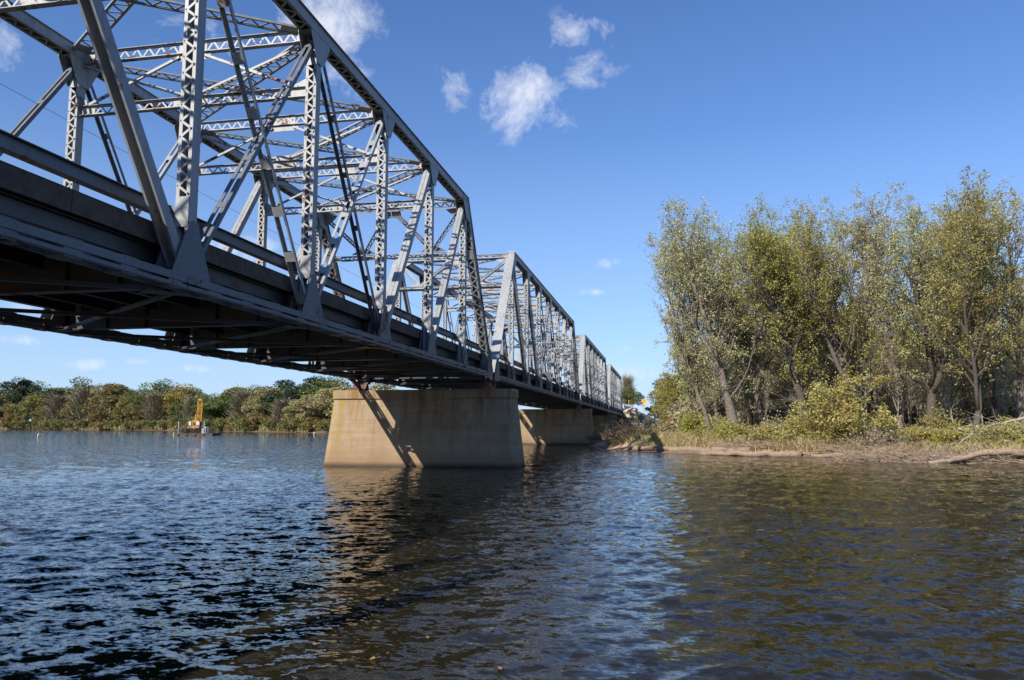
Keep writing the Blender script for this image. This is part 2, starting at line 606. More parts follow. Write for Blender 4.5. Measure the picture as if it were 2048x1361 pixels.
L_SILVER = mat_leaf('silvery_olive_leaves', [(.20, .185, .085), (.30, .285, .15), (.46, .445, .29), (.26, .24, .085), (.38, .32, .11)], .45, 1.22)
L_GREEN = mat_leaf('yellow_green_leaves', [(.16, .16, .035), (.25, .245, .055), (.34, .32, .10), (.30, .26, .05), (.24, .24, .07)], .45, 1.24)
L_GOLD = mat_leaf('golden_leaves', [(.21, .18, .05), (.31, .25, .07), (.19, .18, .06), (.33, .245, .06), (.35, .32, .17)], .45, 1.18)
L_BUSH = mat_leaf('yellowing_bush_leaves', [(.29, .255, .07), (.20, .195, .065), (.40, .345, .14), (.33, .27, .07), (.36, .245, .06)])
F_GREEN = mat_leaf('mid_green_foliage', [(.06, .085, .016), (.09, .11, .022), (.13, .135, .035), (.075, .095, .02)], .2, 1.05)
F_OLIVE = mat_leaf('olive_foliage', [(.12, .11, .03), (.17, .15, .045), (.145, .13, .04), (.21, .18, .06)], .2, 1.05)
F_PINE = mat_leaf('dark_pine_needles', [(.018, .036, .016), (.03, .05, .02), (.025, .04, .018), (.04, .06, .028)], .1)
F_RUST = mat_leaf('russet_foliage', [(.17, .10, .04), (.22, .14, .05), (.14, .115, .045), (.20, .095, .035)], .2)
F_GREY = mat_leaf('bare_grey_brown_twigs', [(.155, .135, .085), (.19, .17, .11), (.14, .125, .07), (.18, .145, .085)], .1, 1.0)
L_DRY = mat_leaf('dry_brown_undergrowth', [(.26, .215, .15), (.32, .27, .19), (.22, .19, .11), (.28, .21, .13)], .3)
F_GOLD = mat_leaf('gold_foliage', [(.25, .20, .045), (.30, .22, .045), (.20, .175, .04), (.28, .18, .045)], .2)
F_PALE = mat_leaf('pale_willow_foliage', [(.23, .22, .095), (.30, .28, .13), (.20, .19, .08), (.26, .24, .085)], .2, 1.05)
GRASSM = mat_leaf('tan_and_green_grass', [(.38, .27, .15), (.27, .21, .09), (.19, .17, .06), (.43, .33, .19), (.28, .19, .10)], .25)
DRYM = mat_leaf('dry_shore_grass', [(.24, .18, .08), (.17, .15, .05), (.30, .22, .11), (.15, .15, .04)], .2)


# ------------------------------------------------------------------ ground and water
SHORE = [(160, 6), (60, 36), (36, 43.5), (20.2, 49.0), (11.9, 54), (2.7, 60.6), (-1.1, 65), (-5.4, 72.5), (-7.2, 80), (-8.6, 88), (-13, 93), (-20, 100),
         (-40, 128), (-86, 186), (-150, 236), (-230, 282), (-330, 332), (-620, 420), (-2500, 700)]
POLY = np.array(SHORE + [(-2500, 4000), (4000, 4000), (4000, 6)], float)
SH = np.array(SHORE, float)


def shore_dist(X, Y):
    """signed distance, positive on the far land"""
    d = np.full(X.shape, 1e9)
    for i in range(len(SH) - 1):
        a, b = SH[i], SH[i + 1]
        ab = b - a
        t = np.clip(((X - a[0]) * ab[0] + (Y - a[1]) * ab[1]) / (ab @ ab), 0, 1)
        d = np.minimum(d, np.hypot(X - a[0] - t * ab[0], Y - a[1] - t * ab[1]))
    ins = np.zeros(X.shape, bool)
    j = len(POLY) - 1
    for i in range(len(POLY)):
        xi, yi = POLY[i]
        xj, yj = POLY[j]
        c = ((yi > Y) != (yj > Y)) & (X < (xj - xi) * (Y - yi) / (yj - yi + 1e-12) + xi)
        ins ^= c
        j = i
    return np.where(ins, d, -d)


def sstep(a, b, x):
    t = np.clip((x - a) / (b - a), 0, 1)
    return t * t * (3 - 2 * t)


def vnoise(X, Y, seed=0):
    """cheap smooth noise from summed sines"""
    rng = np.random.RandomState(seed)
    o = np.zeros(X.shape)
    for k in range(7):
        a = rng.rand() * 6.28
        f = .12 * 1.75 ** k
        o += np.sin((X * math.cos(a) + Y * math.sin(a)) * f + rng.rand() * 6.28) / (1.35 ** k)
    return o / 3.0


BX = -13.34                                   # bridge centre line
BEND = 180.6                                  # far end of the last span


def ground_z(X, Y):
    X = np.asarray(X, float)
    Y = np.asarray(Y, float)
    d = shore_dist(X, Y) + vnoise(X * 2, Y * 2, 3) * .45
    n = vnoise(X, Y, 5)
    z = -1.6 * sstep(0, -7, d) - .12 * sstep(0, -.8, d)
    beach = .16 * sstep(0, 1.6, d) + .22 * sstep(.8, 2.4, d)
    z = z + beach + (.42 + .18 * n) * sstep(1.3, 3.0, d) + .7 * sstep(8, 60, d) + 3.5 * sstep(120, 500, d)
    # road embankment behind the far abutment
    side = np.abs(X - BX)
    emb = 5.75 - np.maximum(side - 6.2, 0) * .62
    front = 5.75 - np.maximum(BEND + 1.2 - Y, 0) * .75 - np.maximum(side - 6.2, 0) * .5
    e = np.where(Y > BEND, emb, front)
    z = np.where(d > 0, np.maximum(z, np.where(Y > 140, e, -9)), z)
    # near bank under the camera
    nb = 1.5 - Y
    z = np.where(Y < 20, np.maximum(z, np.minimum(.75, nb * .5) * 1.0 - np.where(nb < 0, .6, 0)), z)
    return z


def graded(lo, hi, fine_lo, fine_hi, step, growth=1.12):
    a = list(np.arange(fine_lo, fine_hi + step, step))
    s = step
    while a[-1] < hi:
        s *= growth
        a.append(a[-1] + s)
    s = step
    while a[0] > lo:
        s *= growth
        a.insert(0, a[0] - s)
    return np.array(a)


def grid(xs, ys, zf):
    X, Y = np.meshgrid(xs, ys)
    Z = zf(X, Y)
    V = np.stack([X, Y, Z], -1).reshape(-1, 3)
    nx, ny = len(xs), len(ys)
    i = np.arange((ny - 1) * (nx - 1))
    r, c = i // (nx - 1), i % (nx - 1)
    b = r * nx + c
    return V, np.stack([b, b + 1, b + nx + 1, b + nx], -1)


def mat_ground():
    m, nt, b, out = newmat('river_bank_soil')
    g = N(nt, 'ShaderNodeNewGeometry')
    sep = N(nt, 'ShaderNodeSeparateXYZ')
    LK(nt, g.outputs['Position'], sep.inputs[0])
    n1 = N(nt, 'ShaderNodeTexNoise', i_Scale=.35, i_Detail=8, i_Roughness=.65)
    n2 = N(nt, 'ShaderNodeTexNoise', i_Scale=3.0, i_Detail=8, i_Roughness=.7)
    LK(nt, g.outputs['Position'], n1.inputs['Vector'])
    LK(nt, g.outputs['Position'], n2.inputs['Vector'])
    sand = MIX(nt, n2.outputs[0], (.36, .22, .13), (.50, .34, .22))
    soil = MIX(nt, RAMP(nt, n1.outputs[0], [(.35, 0), (.65, 1)]), (.12, .085, .05), (.17, .14, .06))
    soil = MIX(nt, RAMP(nt, n2.outputs[0], [(.45, 0), (.7, 1)]), soil, (.12, .12, .035))
    h = MATH(nt, 'ADD', sep.outputs[2], MATH(nt, 'MULTIPLY', MATH(nt, 'SUBTRACT', n1.outputs[0], .5), .5))
    mr = N(nt, 'ShaderNodeMapRange')
    mr.inputs['From Min'].default_value = .42
    mr.inputs['From Max'].default_value = .62
    LK(nt, h, mr.inputs[0])
    ex = N(nt, 'ShaderNodeMapRange')
    ex.inputs['From Min'].default_value = 1.0
    ex.inputs['From Max'].default_value = 5.0
    LK(nt, MATH(nt, 'ADD', sep.outputs[0], MATH(nt, 'MULTIPLY', n1.outputs[0], 4)), ex.inputs[0])
    ex2 = N(nt, 'ShaderNodeMapRange')
    ex2.inputs['From Min'].default_value = -14
    ex2.inputs['From Max'].default_value = -22
    LK(nt, sep.outputs[0], ex2.inputs[0])
    exm = MATH(nt, 'MAXIMUM', ex.outputs[0], ex2.outputs[0])
    sand = MIX(nt, exm, sand, MIX(nt, n2.outputs[0], (.10, .065, .04), (.21, .145, .095)))
    c = MIX(nt, mr.outputs[0], sand, soil)
    wet = N(nt, 'ShaderNodeMapRange')
    wet.inputs['From Min'].default_value = .10
    wet.inputs['From Max'].default_value = .02
    LK(nt, sep.outputs[2], wet.inputs[0])
    c = MIX(nt, MATH(nt, 'MULTIPLY', wet.outputs[0], .75), c, (.10, .06, .035))
    LK(nt, c, b.inputs['Base Color'])
    b.inputs['Roughness'].default_value = .95
    bump(nt, b, n2.outputs[0], .6, .08)
    return m


xs = graded(-2500, 2500, -32, 46, .7, 1.09)
ys = graded(-60, 3500, 40, 112, .7, 1.07)
V, Q = grid(xs, ys, ground_z)
tag(link('ground', np_mesh('ground', V, Q, mat_ground(), True)), kind='structure')


def mat_water():
    m, nt, b, out = newmat('river_water')
    b.inputs['Base Color'].default_value = (.018, .0145, .006, 1)
    b.inputs['Roughness'].default_value = .03
    b.inputs['IOR'].default_value = 1.333
    b.inputs['Specular IOR Level'].default_value = .43
    g = N(nt, 'ShaderNodeNewGeometry')
    mp = N(nt, 'ShaderNodeMapping')
    mp.inputs['Scale'].default_value = (.75, 1.15, 1)
    mp.inputs['Rotation'].default_value = (0, 0, .22)
    LK(nt, g.outputs['Position'], mp.inputs[0])
    n3 = N(nt, 'ShaderNodeTexNoise', i_Scale=.045, i_Detail=3)
    LK(nt, g.outputs['Position'], n3.inputs['Vector'])
    amp = RAMP(nt, n3.outputs[0], [(.36, .55), (.64, 1.2)])
    acc = g.outputs['Normal']
    for sc, k, dt in ((1.6, .30, 2.0), (4.2, .75, 3.0), (11.0, .80, 3.0)):
        n = N(nt, 'ShaderNodeTexNoise', i_Scale=sc, i_Detail=dt, i_Roughness=.55)
        n.inputs['Distortion'].default_value = .5
        LK(nt, mp.outputs[0], n.inputs['Vector'])
        c = N(nt, 'ShaderNodeVectorMath', operation='SUBTRACT')
        LK(nt, n.outputs['Color'], c.inputs[0])
        c.inputs[1].default_value = (.5, .5, .5)
        f = N(nt, 'ShaderNodeVectorMath', operation='MULTIPLY')
        LK(nt, c.outputs[0], f.inputs[0])
        f.inputs[1].default_value = (k * .7, k, 0)
        q = N(nt, 'ShaderNodeVectorMath', operation='SCALE')
        LK(nt, f.outputs[0], q.inputs[0])
        LK(nt, amp, q.inputs['Scale'])
        ad = N(nt, 'ShaderNodeVectorMath', operation='ADD')
        LK(nt, acc, ad.inputs[0])
        LK(nt, q.outputs[0], ad.inputs[1])
        acc = ad.outputs[0]
    nn = N(nt, 'ShaderNodeVectorMath', operation='NORMALIZE')
    LK(nt, acc, nn.inputs[0])
    LK(nt, nn.outputs[0], b.inputs['Normal'])
    return m


def waves(X, Y):
    rng = np.random.RandomState(11)
    Z = np.zeros(X.shape)
    # local grid spacing decides how much small detail the sheet can carry
    dist = np.hypot(X, Y)
    px = X + .22 * np.sin(Y * .61 + 1.0) + .16 * np.sin(Y * 1.3 + X * .5)
    py = Y + .22 * np.sin(X * .57 + 2.0) + .14 * np.sin(X * 1.1 - Y * .6)
    for g in range(3):
        ms = np.zeros(X.shape)
        for k in range(16):
            lam = .30 * (.95 / .30) ** ((k + rng.rand()) / 16)
            th = 1.40 + rng.randn() * .75 + (g - 1) * .55
            kx, ky = math.cos(th) * 6.283 / lam, math.sin(th) * 6.283 / lam
            a = .0060 * lam ** 1.0 * (.6 + .8 * rng.rand())
            fade = 1 - sstep(lam * 45, lam * 95, dist)
            s = np.sin(px * kx + py * ky + rng.rand() * 6.28)
            ms += a * fade * (s + .45 * (1 - np.abs(s)) ** 2)
        th = rng.rand() * 6.28
        f = .16 + .1 * g
        pat = .5 + .5 * np.sin(X * math.cos(th) * f + Y * math.sin(th) * f + g * 2.1 + 1.2 * np.sin(X * .09 - Y * .12 + g))
        Z += ms * (.2 + .8 * pat)
    return Z + .018 * np.sin(px * .9 + py * 1.6) * np.sin(px * .31 - py * .5) * (1 - sstep(60, 120, dist))


xs = graded(-2400, 600, -20, 20, .11, 1.03)
ys = np.array(sorted(set(np.round(np.concatenate([np.arange(1.4, 5, .3), 5 * 1.0095 ** np.arange(0, 430)]), 4))))
ys = np.concatenate([ys, graded(ys[-1] + 8, 900, ys[-1] + 8, ys[-1] + 9, 8, 1.15)])
V, Q = grid(xs, ys, waves)
tag(link('river', np_mesh('river', V, Q, mat_water(), True)), kind='structure')

# ------------------------------------------------------------------ the truss spans
PAN = 5.6
HS = 4 * PAN                                  # half span
TX = 3.81                                     # truss plane
ZB = .13                                      # bottom chord axis
ZT = 8.37                                     # top chord axis
GRADE = -.0058


def channel_pair(F, mb, a0, a1, half, depth, fl, t=.016, inward=True, lips=(True, True)):
    for sx in (-1, 1):
        F.box(mb, a0, a1, sx * half - t / 2, sx * half + t / 2, -depth / 2, depth / 2)
        for k, sz in enumerate((-1, 1)):
            if not lips[k]:
                continue
            x0, x1 = (half - fl, half - t / 2) if inward else (half + t / 2, half + fl)
            xa, xb = sorted((sx * x0, sx * x1))
            F.box(mb, a0, a1, xa, xb, sz * depth / 2 - (t if sz > 0 else 0), sz * depth / 2 + (0 if sz > 0 else t))


def zigzag(F, mb, a0, a1, half, z, pitch, w, t=.012, studs=False, nrm=1):
    n = max(2, round((a1 - a0) / pitch))
    st = (a1 - a0) / n
    for i in range(n):
        s0, s1 = (-1, 1) if i % 2 == 0 else (1, -1)
        zz = z + (.006 if i % 2 else -.006) * 1.05
        F.bar(mb, a0 + i * st, s0 * half, a0 + (i + 1) * st, s1 * half, zz, w, t)
        if studs:
            mb.stud(F.P(a0 + i * st, s0 * half, z + nrm * .013), F.z * nrm, .02, .02)


def lattice(mb, p0, p1, up, depth, fl=.085, pitch=.2, w=.05, plates=(), end=.3, t=.012, leg=.06, studs=False):
    """two pairs of angles, 'depth' apart along the frame's z, with zigzag bars between them"""
    F = Fr(p0, p1, up)
    for sz in (-1, 1):
        z0, z1 = sorted((sz * depth / 2, sz * (depth / 2 - t)))
        F.box(mb, 0, F.L, -fl, fl, z0, z1)
        z0, z1 = sorted((sz * (depth / 2 - t), sz * (depth / 2 - leg)))
        F.box(mb, 0, F.L, -.024, -.012, z0, z1)
        F.box(mb, 0, F.L, .012, .024, z0, z1)
    segs = sorted([(0, end)] + [(c - h, c + h) for c, h in plates] + [(F.L - end, F.L)])
    for a, b in segs:
        F.box(mb, a, b, -.008, .008, -depth / 2 + .02, depth / 2 - .02)
    for (a, b), (c, d) in zip(segs[:-1], segs[1:]):
        if c - b < pitch:
            continue
        n = max(2, round((c - b) / pitch))
        st = (c - b) / n
        hz = depth / 2 - .035
        for i in range(n):
            s0, s1 = (-1, 1) if i % 2 == 0 else (1, -1)
            F.barz(mb, b + i * st, s0 * hz, b + (i + 1) * st, s1 * hz, .004 if i % 2 else -.004, w, .008)
            if studs:
                mb.stud(F.P(b + i * st, .026, s0 * hz), F.x, .02, .016)


def node(k, top):
    return (k * PAN, ZT if top else ZB)


def build_span():
    root = empty('truss_span')

    def part(mb, name, m, par=None):
        return mb.build(name, m, par or root)

    for sd in (-1, 1):
        X = sd * TX
        # bottom chord: two channels tied by batten plates
        mb = MB()
        F = Fr((X, -HS - .25, ZB), (X, HS + .25, ZB))
        for sx in (-1, 1):
            for z0, z1 in ((-.01, .13), (-.13, -.06)):
                xa, xb = sorted((sx * .191, sx * .209))
                F.box(mb, 0, F.L, xa, xb, z0, z1)
            for z in (-.13, .13):
                xa, xb = sorted((sx * .12, sx * .191))
                F.box(mb, 0, F.L, xa, xb, min(z, z * 1.1), max(z, z * 1.1))
            for i in range(34):
                a = .25 + i * (F.L - .5) / 33
                xa, xb = sorted((sx * .178, sx * .190))
                F.box(mb, a - .22, a + .22, xa, xb, -.11, .11)
                for q in (-.15, 0, .15):
                    mb.stud(F.P(a + q, sx * .209, .09), F.x * sx, .014, .012)
                    mb.stud(F.P(a + q, sx * .209, -.095), F.x * sx, .014, .012)
        nb = 33
        for i in range(nb + 1):
            a = .25 + i * (F.L - .5) / nb
            for z in (-.155, .155):
                F.box(mb, a - .2, a + .2, -.19, .19, z - .006, z + .006)
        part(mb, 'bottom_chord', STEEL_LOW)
        # top chord: box of channels, cover plate above, lacing below
        mb = MB()
        F = Fr((X, -3 * PAN - .12, ZT), (X, 3 * PAN + .12, ZT))
        channel_pair(F, mb, 0, F.L, .2, .3, .08, .018, lips=(True, False))
        F.box(mb, 0, F.L, -.27, .27, .15, .166)
        for k in range(-3, 4):
            a = k * PAN + F.L / 2
            F.box(mb, max(0, a - .55), min(F.L, a + .55), -.188, .188, -.166, -.152)
            if k < 3:
                zigzag(F, mb, a + .6, a + PAN - .6, .16, -.16, .27, .06)
        part(mb, 'top_chord', STEEL)
        # end posts
        for ed in (-1, 1):
            mb = MB()
            F = Fr((X, ed * HS, ZB), (X, ed * 3 * PAN, ZT), (0, ed, 1))
            channel_pair(F, mb, .1, F.L + .1, .2, .3, .08, .018, lips=(True, False))
            F.box(mb, .1, F.L + .19, -.27, .27, .15, .166)
            for a0, a1 in ((.2, 1.5), (F.L * .72 - .25, F.L * .72 + .25), (F.L - .9, F.L + .02)):
                F.box(mb, a0, a1, -.188, .188, -.166, -.152)
            zigzag(F, mb, 1.55, F.L * .72 - .3, .16, -.16, .27, .06)
            zigzag(F, mb, F.L * .72 + .3, F.L - .95, .16, -.16, .27, .06)
            ep = part(mb, 'end_post', STEEL_RUSTY if ed > 0 else STEEL)
            # side plates at the hip and at the shoe
            for sx in (-1, 1):
                xx = X + sx * .218
                g = MB()
                y0 = ed * 3 * PAN
                g.prism([(xx, y0 - ed * .75, ZT + .13), (xx, y0 + ed * .18, ZT + .16), (xx, y0 + ed * .62, ZT - .75), (xx, y0 + ed * .5, ZT - 1.0),
                         (xx, y0 - ed * .2, ZT - .95), (xx, y0 - ed * .75, ZT - .16)], (1, 0, 0), .014)
                for i in range(6):
                    for j in range(3):
                        g.stud((xx + sx * .007, ed * 3 * PAN - ed * (.6 - .09 * i), ZT - .08 + .07 * j), (sx, 0, 0))
                part(g, 'gusset_plate', STEEL, ep)
                g = MB()
                y0 = ed * HS
                g.prism([(xx, y0 - ed * 1.15, ZB - .1), (xx, y0 - ed * 1.0, ZB + .16), (xx, y0 - ed * .62, ZB + 1.15), (xx, y0 - ed * .2, ZB + 1.1),
                         (xx, y0 + ed * .34, ZB + .3), (xx, y0 + ed * .34, ZB - .28), (xx, y0 - ed * .3, ZB - .3)], (1, 0, 0), .014)
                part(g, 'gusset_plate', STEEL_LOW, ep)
        # verticals
        for k in range(-3, 4):
            mb = MB()
            y = k * PAN
            F = Fr((X, y, ZB), (X, y, ZT - .15), (0, 1, 0))
            channel_pair(F, mb, .0, F.L, .15, .28, .07, .016)
            for z in (-.148, .148):
                F.box(mb, 1.15, 1.78, -.15, .15, z - .006, z + .006)
                F.box(mb, F.L - .85, F.L - .12, -.15, .15, z - .006, z + .006)
                zigzag(F, mb, 1.84, F.L - .9, .115, z, .172, .052, .011, studs=True, nrm=1 if z > 0 else -1)
            for sx in (-1, 1):
                for i in range(int((F.L - 1.8) / .15)):
                    mb.stud(F.P(1.5 + i * .15, sx * .158, .12), F.x * sx, .012, .012)
            vp = part(mb, 'vertical_post', STEEL)
            for sx in (-1, 1):
                g = MB()
                xx = X + sx * .194
                wb, wt_ = (.70, .20) if abs(k) < 3 else (.42, .18)
                hh = 1.28 if abs(k) < 3 else .8
                g.prism([(xx, y - wb, ZB + .07), (xx, y + wb, ZB + .07), (xx, y + wt_ + .05, ZB + hh * .75), (xx, y + wt_ * .7, ZB + hh), (xx, y - wt_ * .7, ZB + hh)], (1, 0, 0), .014)
                for j in range(7):
                    hw = wb - (wb - wt_) * (j * .15 / hh) * .95 - .07
                    for q in (-1, -.72, .72, 1):
                        g.stud((xx + sx * .007, y + q * hw, ZB + .18 + j * .14), (sx, 0, 0), .016, .013)
                for q in range(9):
                    g.stud((xx + sx * .007, y - .56 + q * .14, ZB + .11), (sx, 0, 0), .014, .012)
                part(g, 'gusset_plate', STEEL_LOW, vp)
                if abs(k) < 3:
                    g = MB()
                    g.prism([(xx, y - .6, ZT - .02), (xx, y - .6, ZT - .24), (xx, y - .22, ZT - .95), (xx, y + .22, ZT - .95), (xx, y + .6, ZT - .24), (xx, y + .6, ZT - .02)], (1, 0, 0), .012)
                    part(g, 'gusset_plate', STEEL, vp)
        # solid diagonals (two channels toe to toe) and crossed battened pairs
        for k in (-3, -2, 1, 2):
            a, b = ((k, True), (k + 1, False)) if k < 0 else ((k + 1, True), (k, False))
            mb = MB()
            pa, pb = node(*a), node(*b)
            F = Fr((X, pb[0], pb[1] + .05), (X, pa[0], pa[1] - .1), (0, -1 if k > 0 else 1, .3))
            channel_pair(F, mb, .35, F.L - .3, .135, .25, .128, .014, lips=(False, True))
            for sx in (-1, 1):
                xa, xb = sorted((sx * .128, sx * .095))
                F.box(mb, .35, F.L - .3, xa, xb, -.125, -.111)
            for sx in (-1, 1):
                for c in np.arange(.9, F.L - .5, 1.25):
                    for q in range(4):
                        mb.stud(F.P(c + q * .09, sx * .142, -.06 + .0 * q), F.x * sx, .017, .014)
            part(mb, 'diagonal_brace', STEEL)
        for k in (-1, 0):
            for dr in (0, 1):
                pa, pb = (node(k, True), node(k + 1, False)) if dr else (node(k + 1, True), node(k, False))
                mb = MB()
                F = Fr((X, pb[0], pb[1] + .1), (X, pa[0], pa[1] - .12), (0, 1 if dr else -1, .3))
                main = (k < 0) == bool(dr)
                w = .145 if main else .125
                for sx in (-1, 1):
                    xa, xb = sorted((sx * w, sx * (w - .085)))
                    F.box(mb, .3, F.L - .3, xa, xb, .040, .054)
                    xa, xb = sorted((sx * (w + .001), sx * (w - .013)))
                    F.box(mb, .3, F.L - .3, xa, xb, -.055, .040)
                sp = 1.25 if main else 1.5
                nbt = int((F.L - .8) / sp)
                for i in range(nbt + 1):
                    c = .55 + i * (F.L - 1.1) / nbt
                    for z in ((-.052, .058) if main else (.058,)):
                        F.box(mb, c - (.13 if main else .09), c + (.13 if main else .09), -w + .01, w - .01, z - .004, z + .004)
                part(mb, 'diagonal_brace' if main else 'counter_brace', STEEL if main else STEEL_LOW)
        # guard rail, curb
        mb = MB()
        xr = sd * 3.38
        mb.box(xr - .012, xr + .012, -HS, HS, 1.50, 1.77)
        xa, xb = sorted((xr - sd * .012, xr - sd * .1))
        mb.box(xa, xb, -HS, HS, 1.755, 1.77)
        mb.box(xa, xb, -HS, HS, 1.50, 1.515)
        xa, xb = sorted((xr + sd * .012, xr + sd * .1))
        mb.box(xa, xb, -HS, HS, 1.752, 1.768)
        mb.box(xa, xb, -HS, HS, 1.502, 1.518)
        for k in range(-4, 5):
            for q in (0,):
                y = k * PAN
                xa, xb = sorted((xr + sd * .014, sd * 3.64))
                mb.box(xa, xb, y - .07, y + .07, 1.54, 1.73)
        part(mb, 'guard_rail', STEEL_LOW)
        mb = MB()
        xo, xi = sd * 3.54, sd * 3.2
        xa, xb = sorted((xo, xi))
        for k in range(-4, 4):
            for h in (0, 1):
                y0 = k * PAN + h * PAN / 2
                mb.box(xa, xb, y0 + .006, y0 + PAN / 2 - .006, .862, 1.25)
        mb.m = 1
        xa, xb = sorted((sd * 3.552, sd * 3.46))
        mb.box(xa, xb, -HS, HS, 1.25, 1.262)
        part(mb, 'curb', [CURBC, RUST])
        # shoes on the pier
        for ed in (-1, 1):
            mb = MB()
            y = ed * HS
            mb.box(X - .32, X + .32, y - .34, y + .34, -.66, -.58)
            mb.box(X - .26, X + .26, y - .26, y + .26, -.58, -.53)
            mb.prism([(X, y - .24, -.53), (X, y + .24, -.53), (X, y + .1, -.22), (X, y - .1, -.22)], (1, 0, 0), .34)
            mb.tube([(X - .3, y, -.19), (X + .3, y, -.19)], .075, 10)
            part(mb, 'bearing_shoe', RUST)
    # top cross struts, sway frames, portals, laterals
    for k in range(-2, 3):
        mb = MB()
        y = k * PAN
        lattice(mb, (-TX + .2, y, ZT - .06), (TX - .2, y, ZT - .06), (0, 0, 1), .36, .09, .2, .055, plates=[(TX - .2, .45)], end=.34, studs=False)
        part(mb, 'top_strut', STEEL_RUSTY if k % 2 == 0 else STEEL)
        mb = MB()
        zl = ZT - 1.72
        lattice(mb, (-TX + .16, y, zl), (TX - .16, y, zl), (0, 0, 1), .30, .09, .2, .05, plates=[(TX - .16, .55)], end=.5)
        mb.prism([(-.62, y + .012, zl + .1), (.62, y + .012, zl + .1), (.3, y + .012, zl + .36), (-.3, y + .012, zl + .36)], (0, 1, 0), .012)
        mb.prism([(-.7, y - .012, ZT - .2), (.7, y - .012, ZT - .2), (.45, y - .012, ZT - .45), (-.45, y - .012, ZT - .45)], (0, 1, 0), .012)
        for sx in (-1, 1):
            mb.beam((sx * .4, y - .045, ZT - .33), (sx * (TX - .45), y - .045, zl + .16), .07, .075)
            lattice(mb, (sx * .3, y + .03, zl + .25), (sx * (TX - .22), y + .03, ZT - .3), (0, 1, 0), .15, .03, .16, .03, end=.15, leg=.04)
            mb.prism([(sx * (TX - .16), y - .02, zl + .14), (sx * (TX - .16), y - .02, zl + .42), (sx * (TX - .75), y - .02, zl + .14)], (0, 1, 0), .012)
        part(mb, 'sway_frame', STEEL_RUSTY if k in (0, 1) else STEEL)
    for ed in (-1, 1):
        mb = MB()
        P0 = Vector((0, ed * HS, ZB))
        P1 = Vector((0, ed * 3 * PAN, ZT))
        n = Vector((0, ed * (ZT - ZB), PAN)).normalized()
        axis = (P1 - P0).normalized()

        def pp(x, t):
            q = P0 + (P1 - P0) * t
            return Vector((x, q.y, q.z))
        lattice(mb, pp(-TX + .2, .985), pp(TX - .2, .985), axis, .34, .1, .22, .06, plates=[(TX - .2, .4)], end=.3)
        lattice(mb, pp(-TX + .2, .72), pp(TX - .2, .72), axis, .22, .1, .22, .05, plates=[((TX - .2) * .5, .35), ((TX - .2) * 1.5, .35)], end=.3)
        for xa, ta, xb, tb in ((-TX + .25, .95, -TX * .5, .75), (-TX * .47, .75, -.25, .95), (.25, .95, TX * .47, .75), (TX * .5, .75, TX - .25, .95)):
            lattice(mb, pp(xa, ta), pp(xb, tb), axis, .2, .055, .18, .045, end=.25)
        for sx in (-1, 1):
            mb.prism([pp(sx * (TX - .2), .9), pp(sx * (TX - .2), .97), pp(sx * (TX - .95), .96), pp(sx * (TX - .75), .94)], n, .014)
            mb.prism([pp(sx * .02, .93), pp(sx * .5, .93), pp(sx * .5, .97), pp(sx * .02, .97)], n, .014)
            mb.prism([pp(sx * TX * .3, .74), pp(sx * TX * .68, .74), pp(sx * TX * .56, .765), pp(sx * TX * .42, .765)], n, .014)
        part(mb, 'portal_frame', STEEL_RUSTY if ed > 0 else STEEL)
    for k in range(-3, 3):
        for dr in (-1, 1):
            mb = MB()
            lattice(mb, (-dr * (TX - .3), k * PAN + .35, ZT - .0 - .08 * (dr > 0)), (dr * (TX - .3), (k + 1) * PAN - .35, ZT - .0 - .08 * (dr > 0)), (dr, -1.0, 0), .46, .03, .27, .06, plates=[], end=.5, leg=.075, studs=True)
            part(mb, 'top_lateral_brace', STEEL)
    # floor: beams, stringers, laterals, slab
    for k in range(-4, 5):
        y = k * PAN + (.0 if abs(k) < 4 else -.25 * (1 if k > 0 else -1))
        mb = MB()
        mb.box(-TX + .2, TX - .2, y - .008, y + .008, .075, .845)
        mb.box(-TX + .2, TX - .2, y - .13, y + .13, .05, .075)
        mb.box(-TX + .2, TX - .2, y - .12, y + .12, .845, .858)
        for sx in (-1, 1):
            xx = sx * (TX - .21)
            mb.prism([(xx, y - .02, .85), (xx, y + .02, .85), (xx, y + .02, -.02), (xx, y - .02, -.02)], (0, 1, 0), .2)
            mb.prism([(sx * (TX - .22), y + .011, -.02), (sx * (TX - .22), y + .011, .8), (sx * (TX - .65), y + .011, .8), (sx * (TX - .65), y + .011, .35), (sx * (TX - .34), y + .011, -.02)], (0, 1, 0), .012)
            for xq in (1.1, 2.35):
                mb.box(sx * xq - .05, sx * xq + .05, y - .1, y - .009, .09, .84)
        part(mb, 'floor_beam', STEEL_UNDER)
    for x in (-3.3, -1.98, -.66, .66, 1.98, 3.3):
        mb = MB()
        out = abs(x) > 3
        for k in range(-4, 4):
            y0, y1 = k * PAN + .14, (k + 1) * PAN - .14
            if k == -4:
                y0 += .26
            if k == 3:
                y1 -= .26
            mb.box(x - .007, x + .007, y0, y1, .535, .83)
            mb.box(x - (.11 if out else .075), x + (.11 if out else .075), y0, y1, .515, .535)
            mb.box(x - (.11 if out else .075), x + (.11 if out else .075), y0, y1, .83, .844)
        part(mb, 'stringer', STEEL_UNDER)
    for k in range(-4, 4):
        mb = MB()
        for dr in (-1, 1):
            p0, p1 = Vector((-dr * (TX - .3), k * PAN + .3, -.02 - .03 * dr)), Vector((dr * (TX - .3), (k + 1) * PAN - .3, -.02 - .03 * dr))
            mb.beam(p0, p1, .09, .012)
            mb.beam(p0 + Vector((0, 0, .045)), p1 + Vector((0, 0, .045)), .012, .08)
            for q, s in ((p0, 1), (p1, -1)):
                mb.prism([q + Vector((-dr * s * .14, -s * .35, -.015)), q + Vector((dr * s * .55, -s * .1, -.015)), q + Vector((-dr * s * .14, s * .5, -.015))], (0, 0, 1), .012)
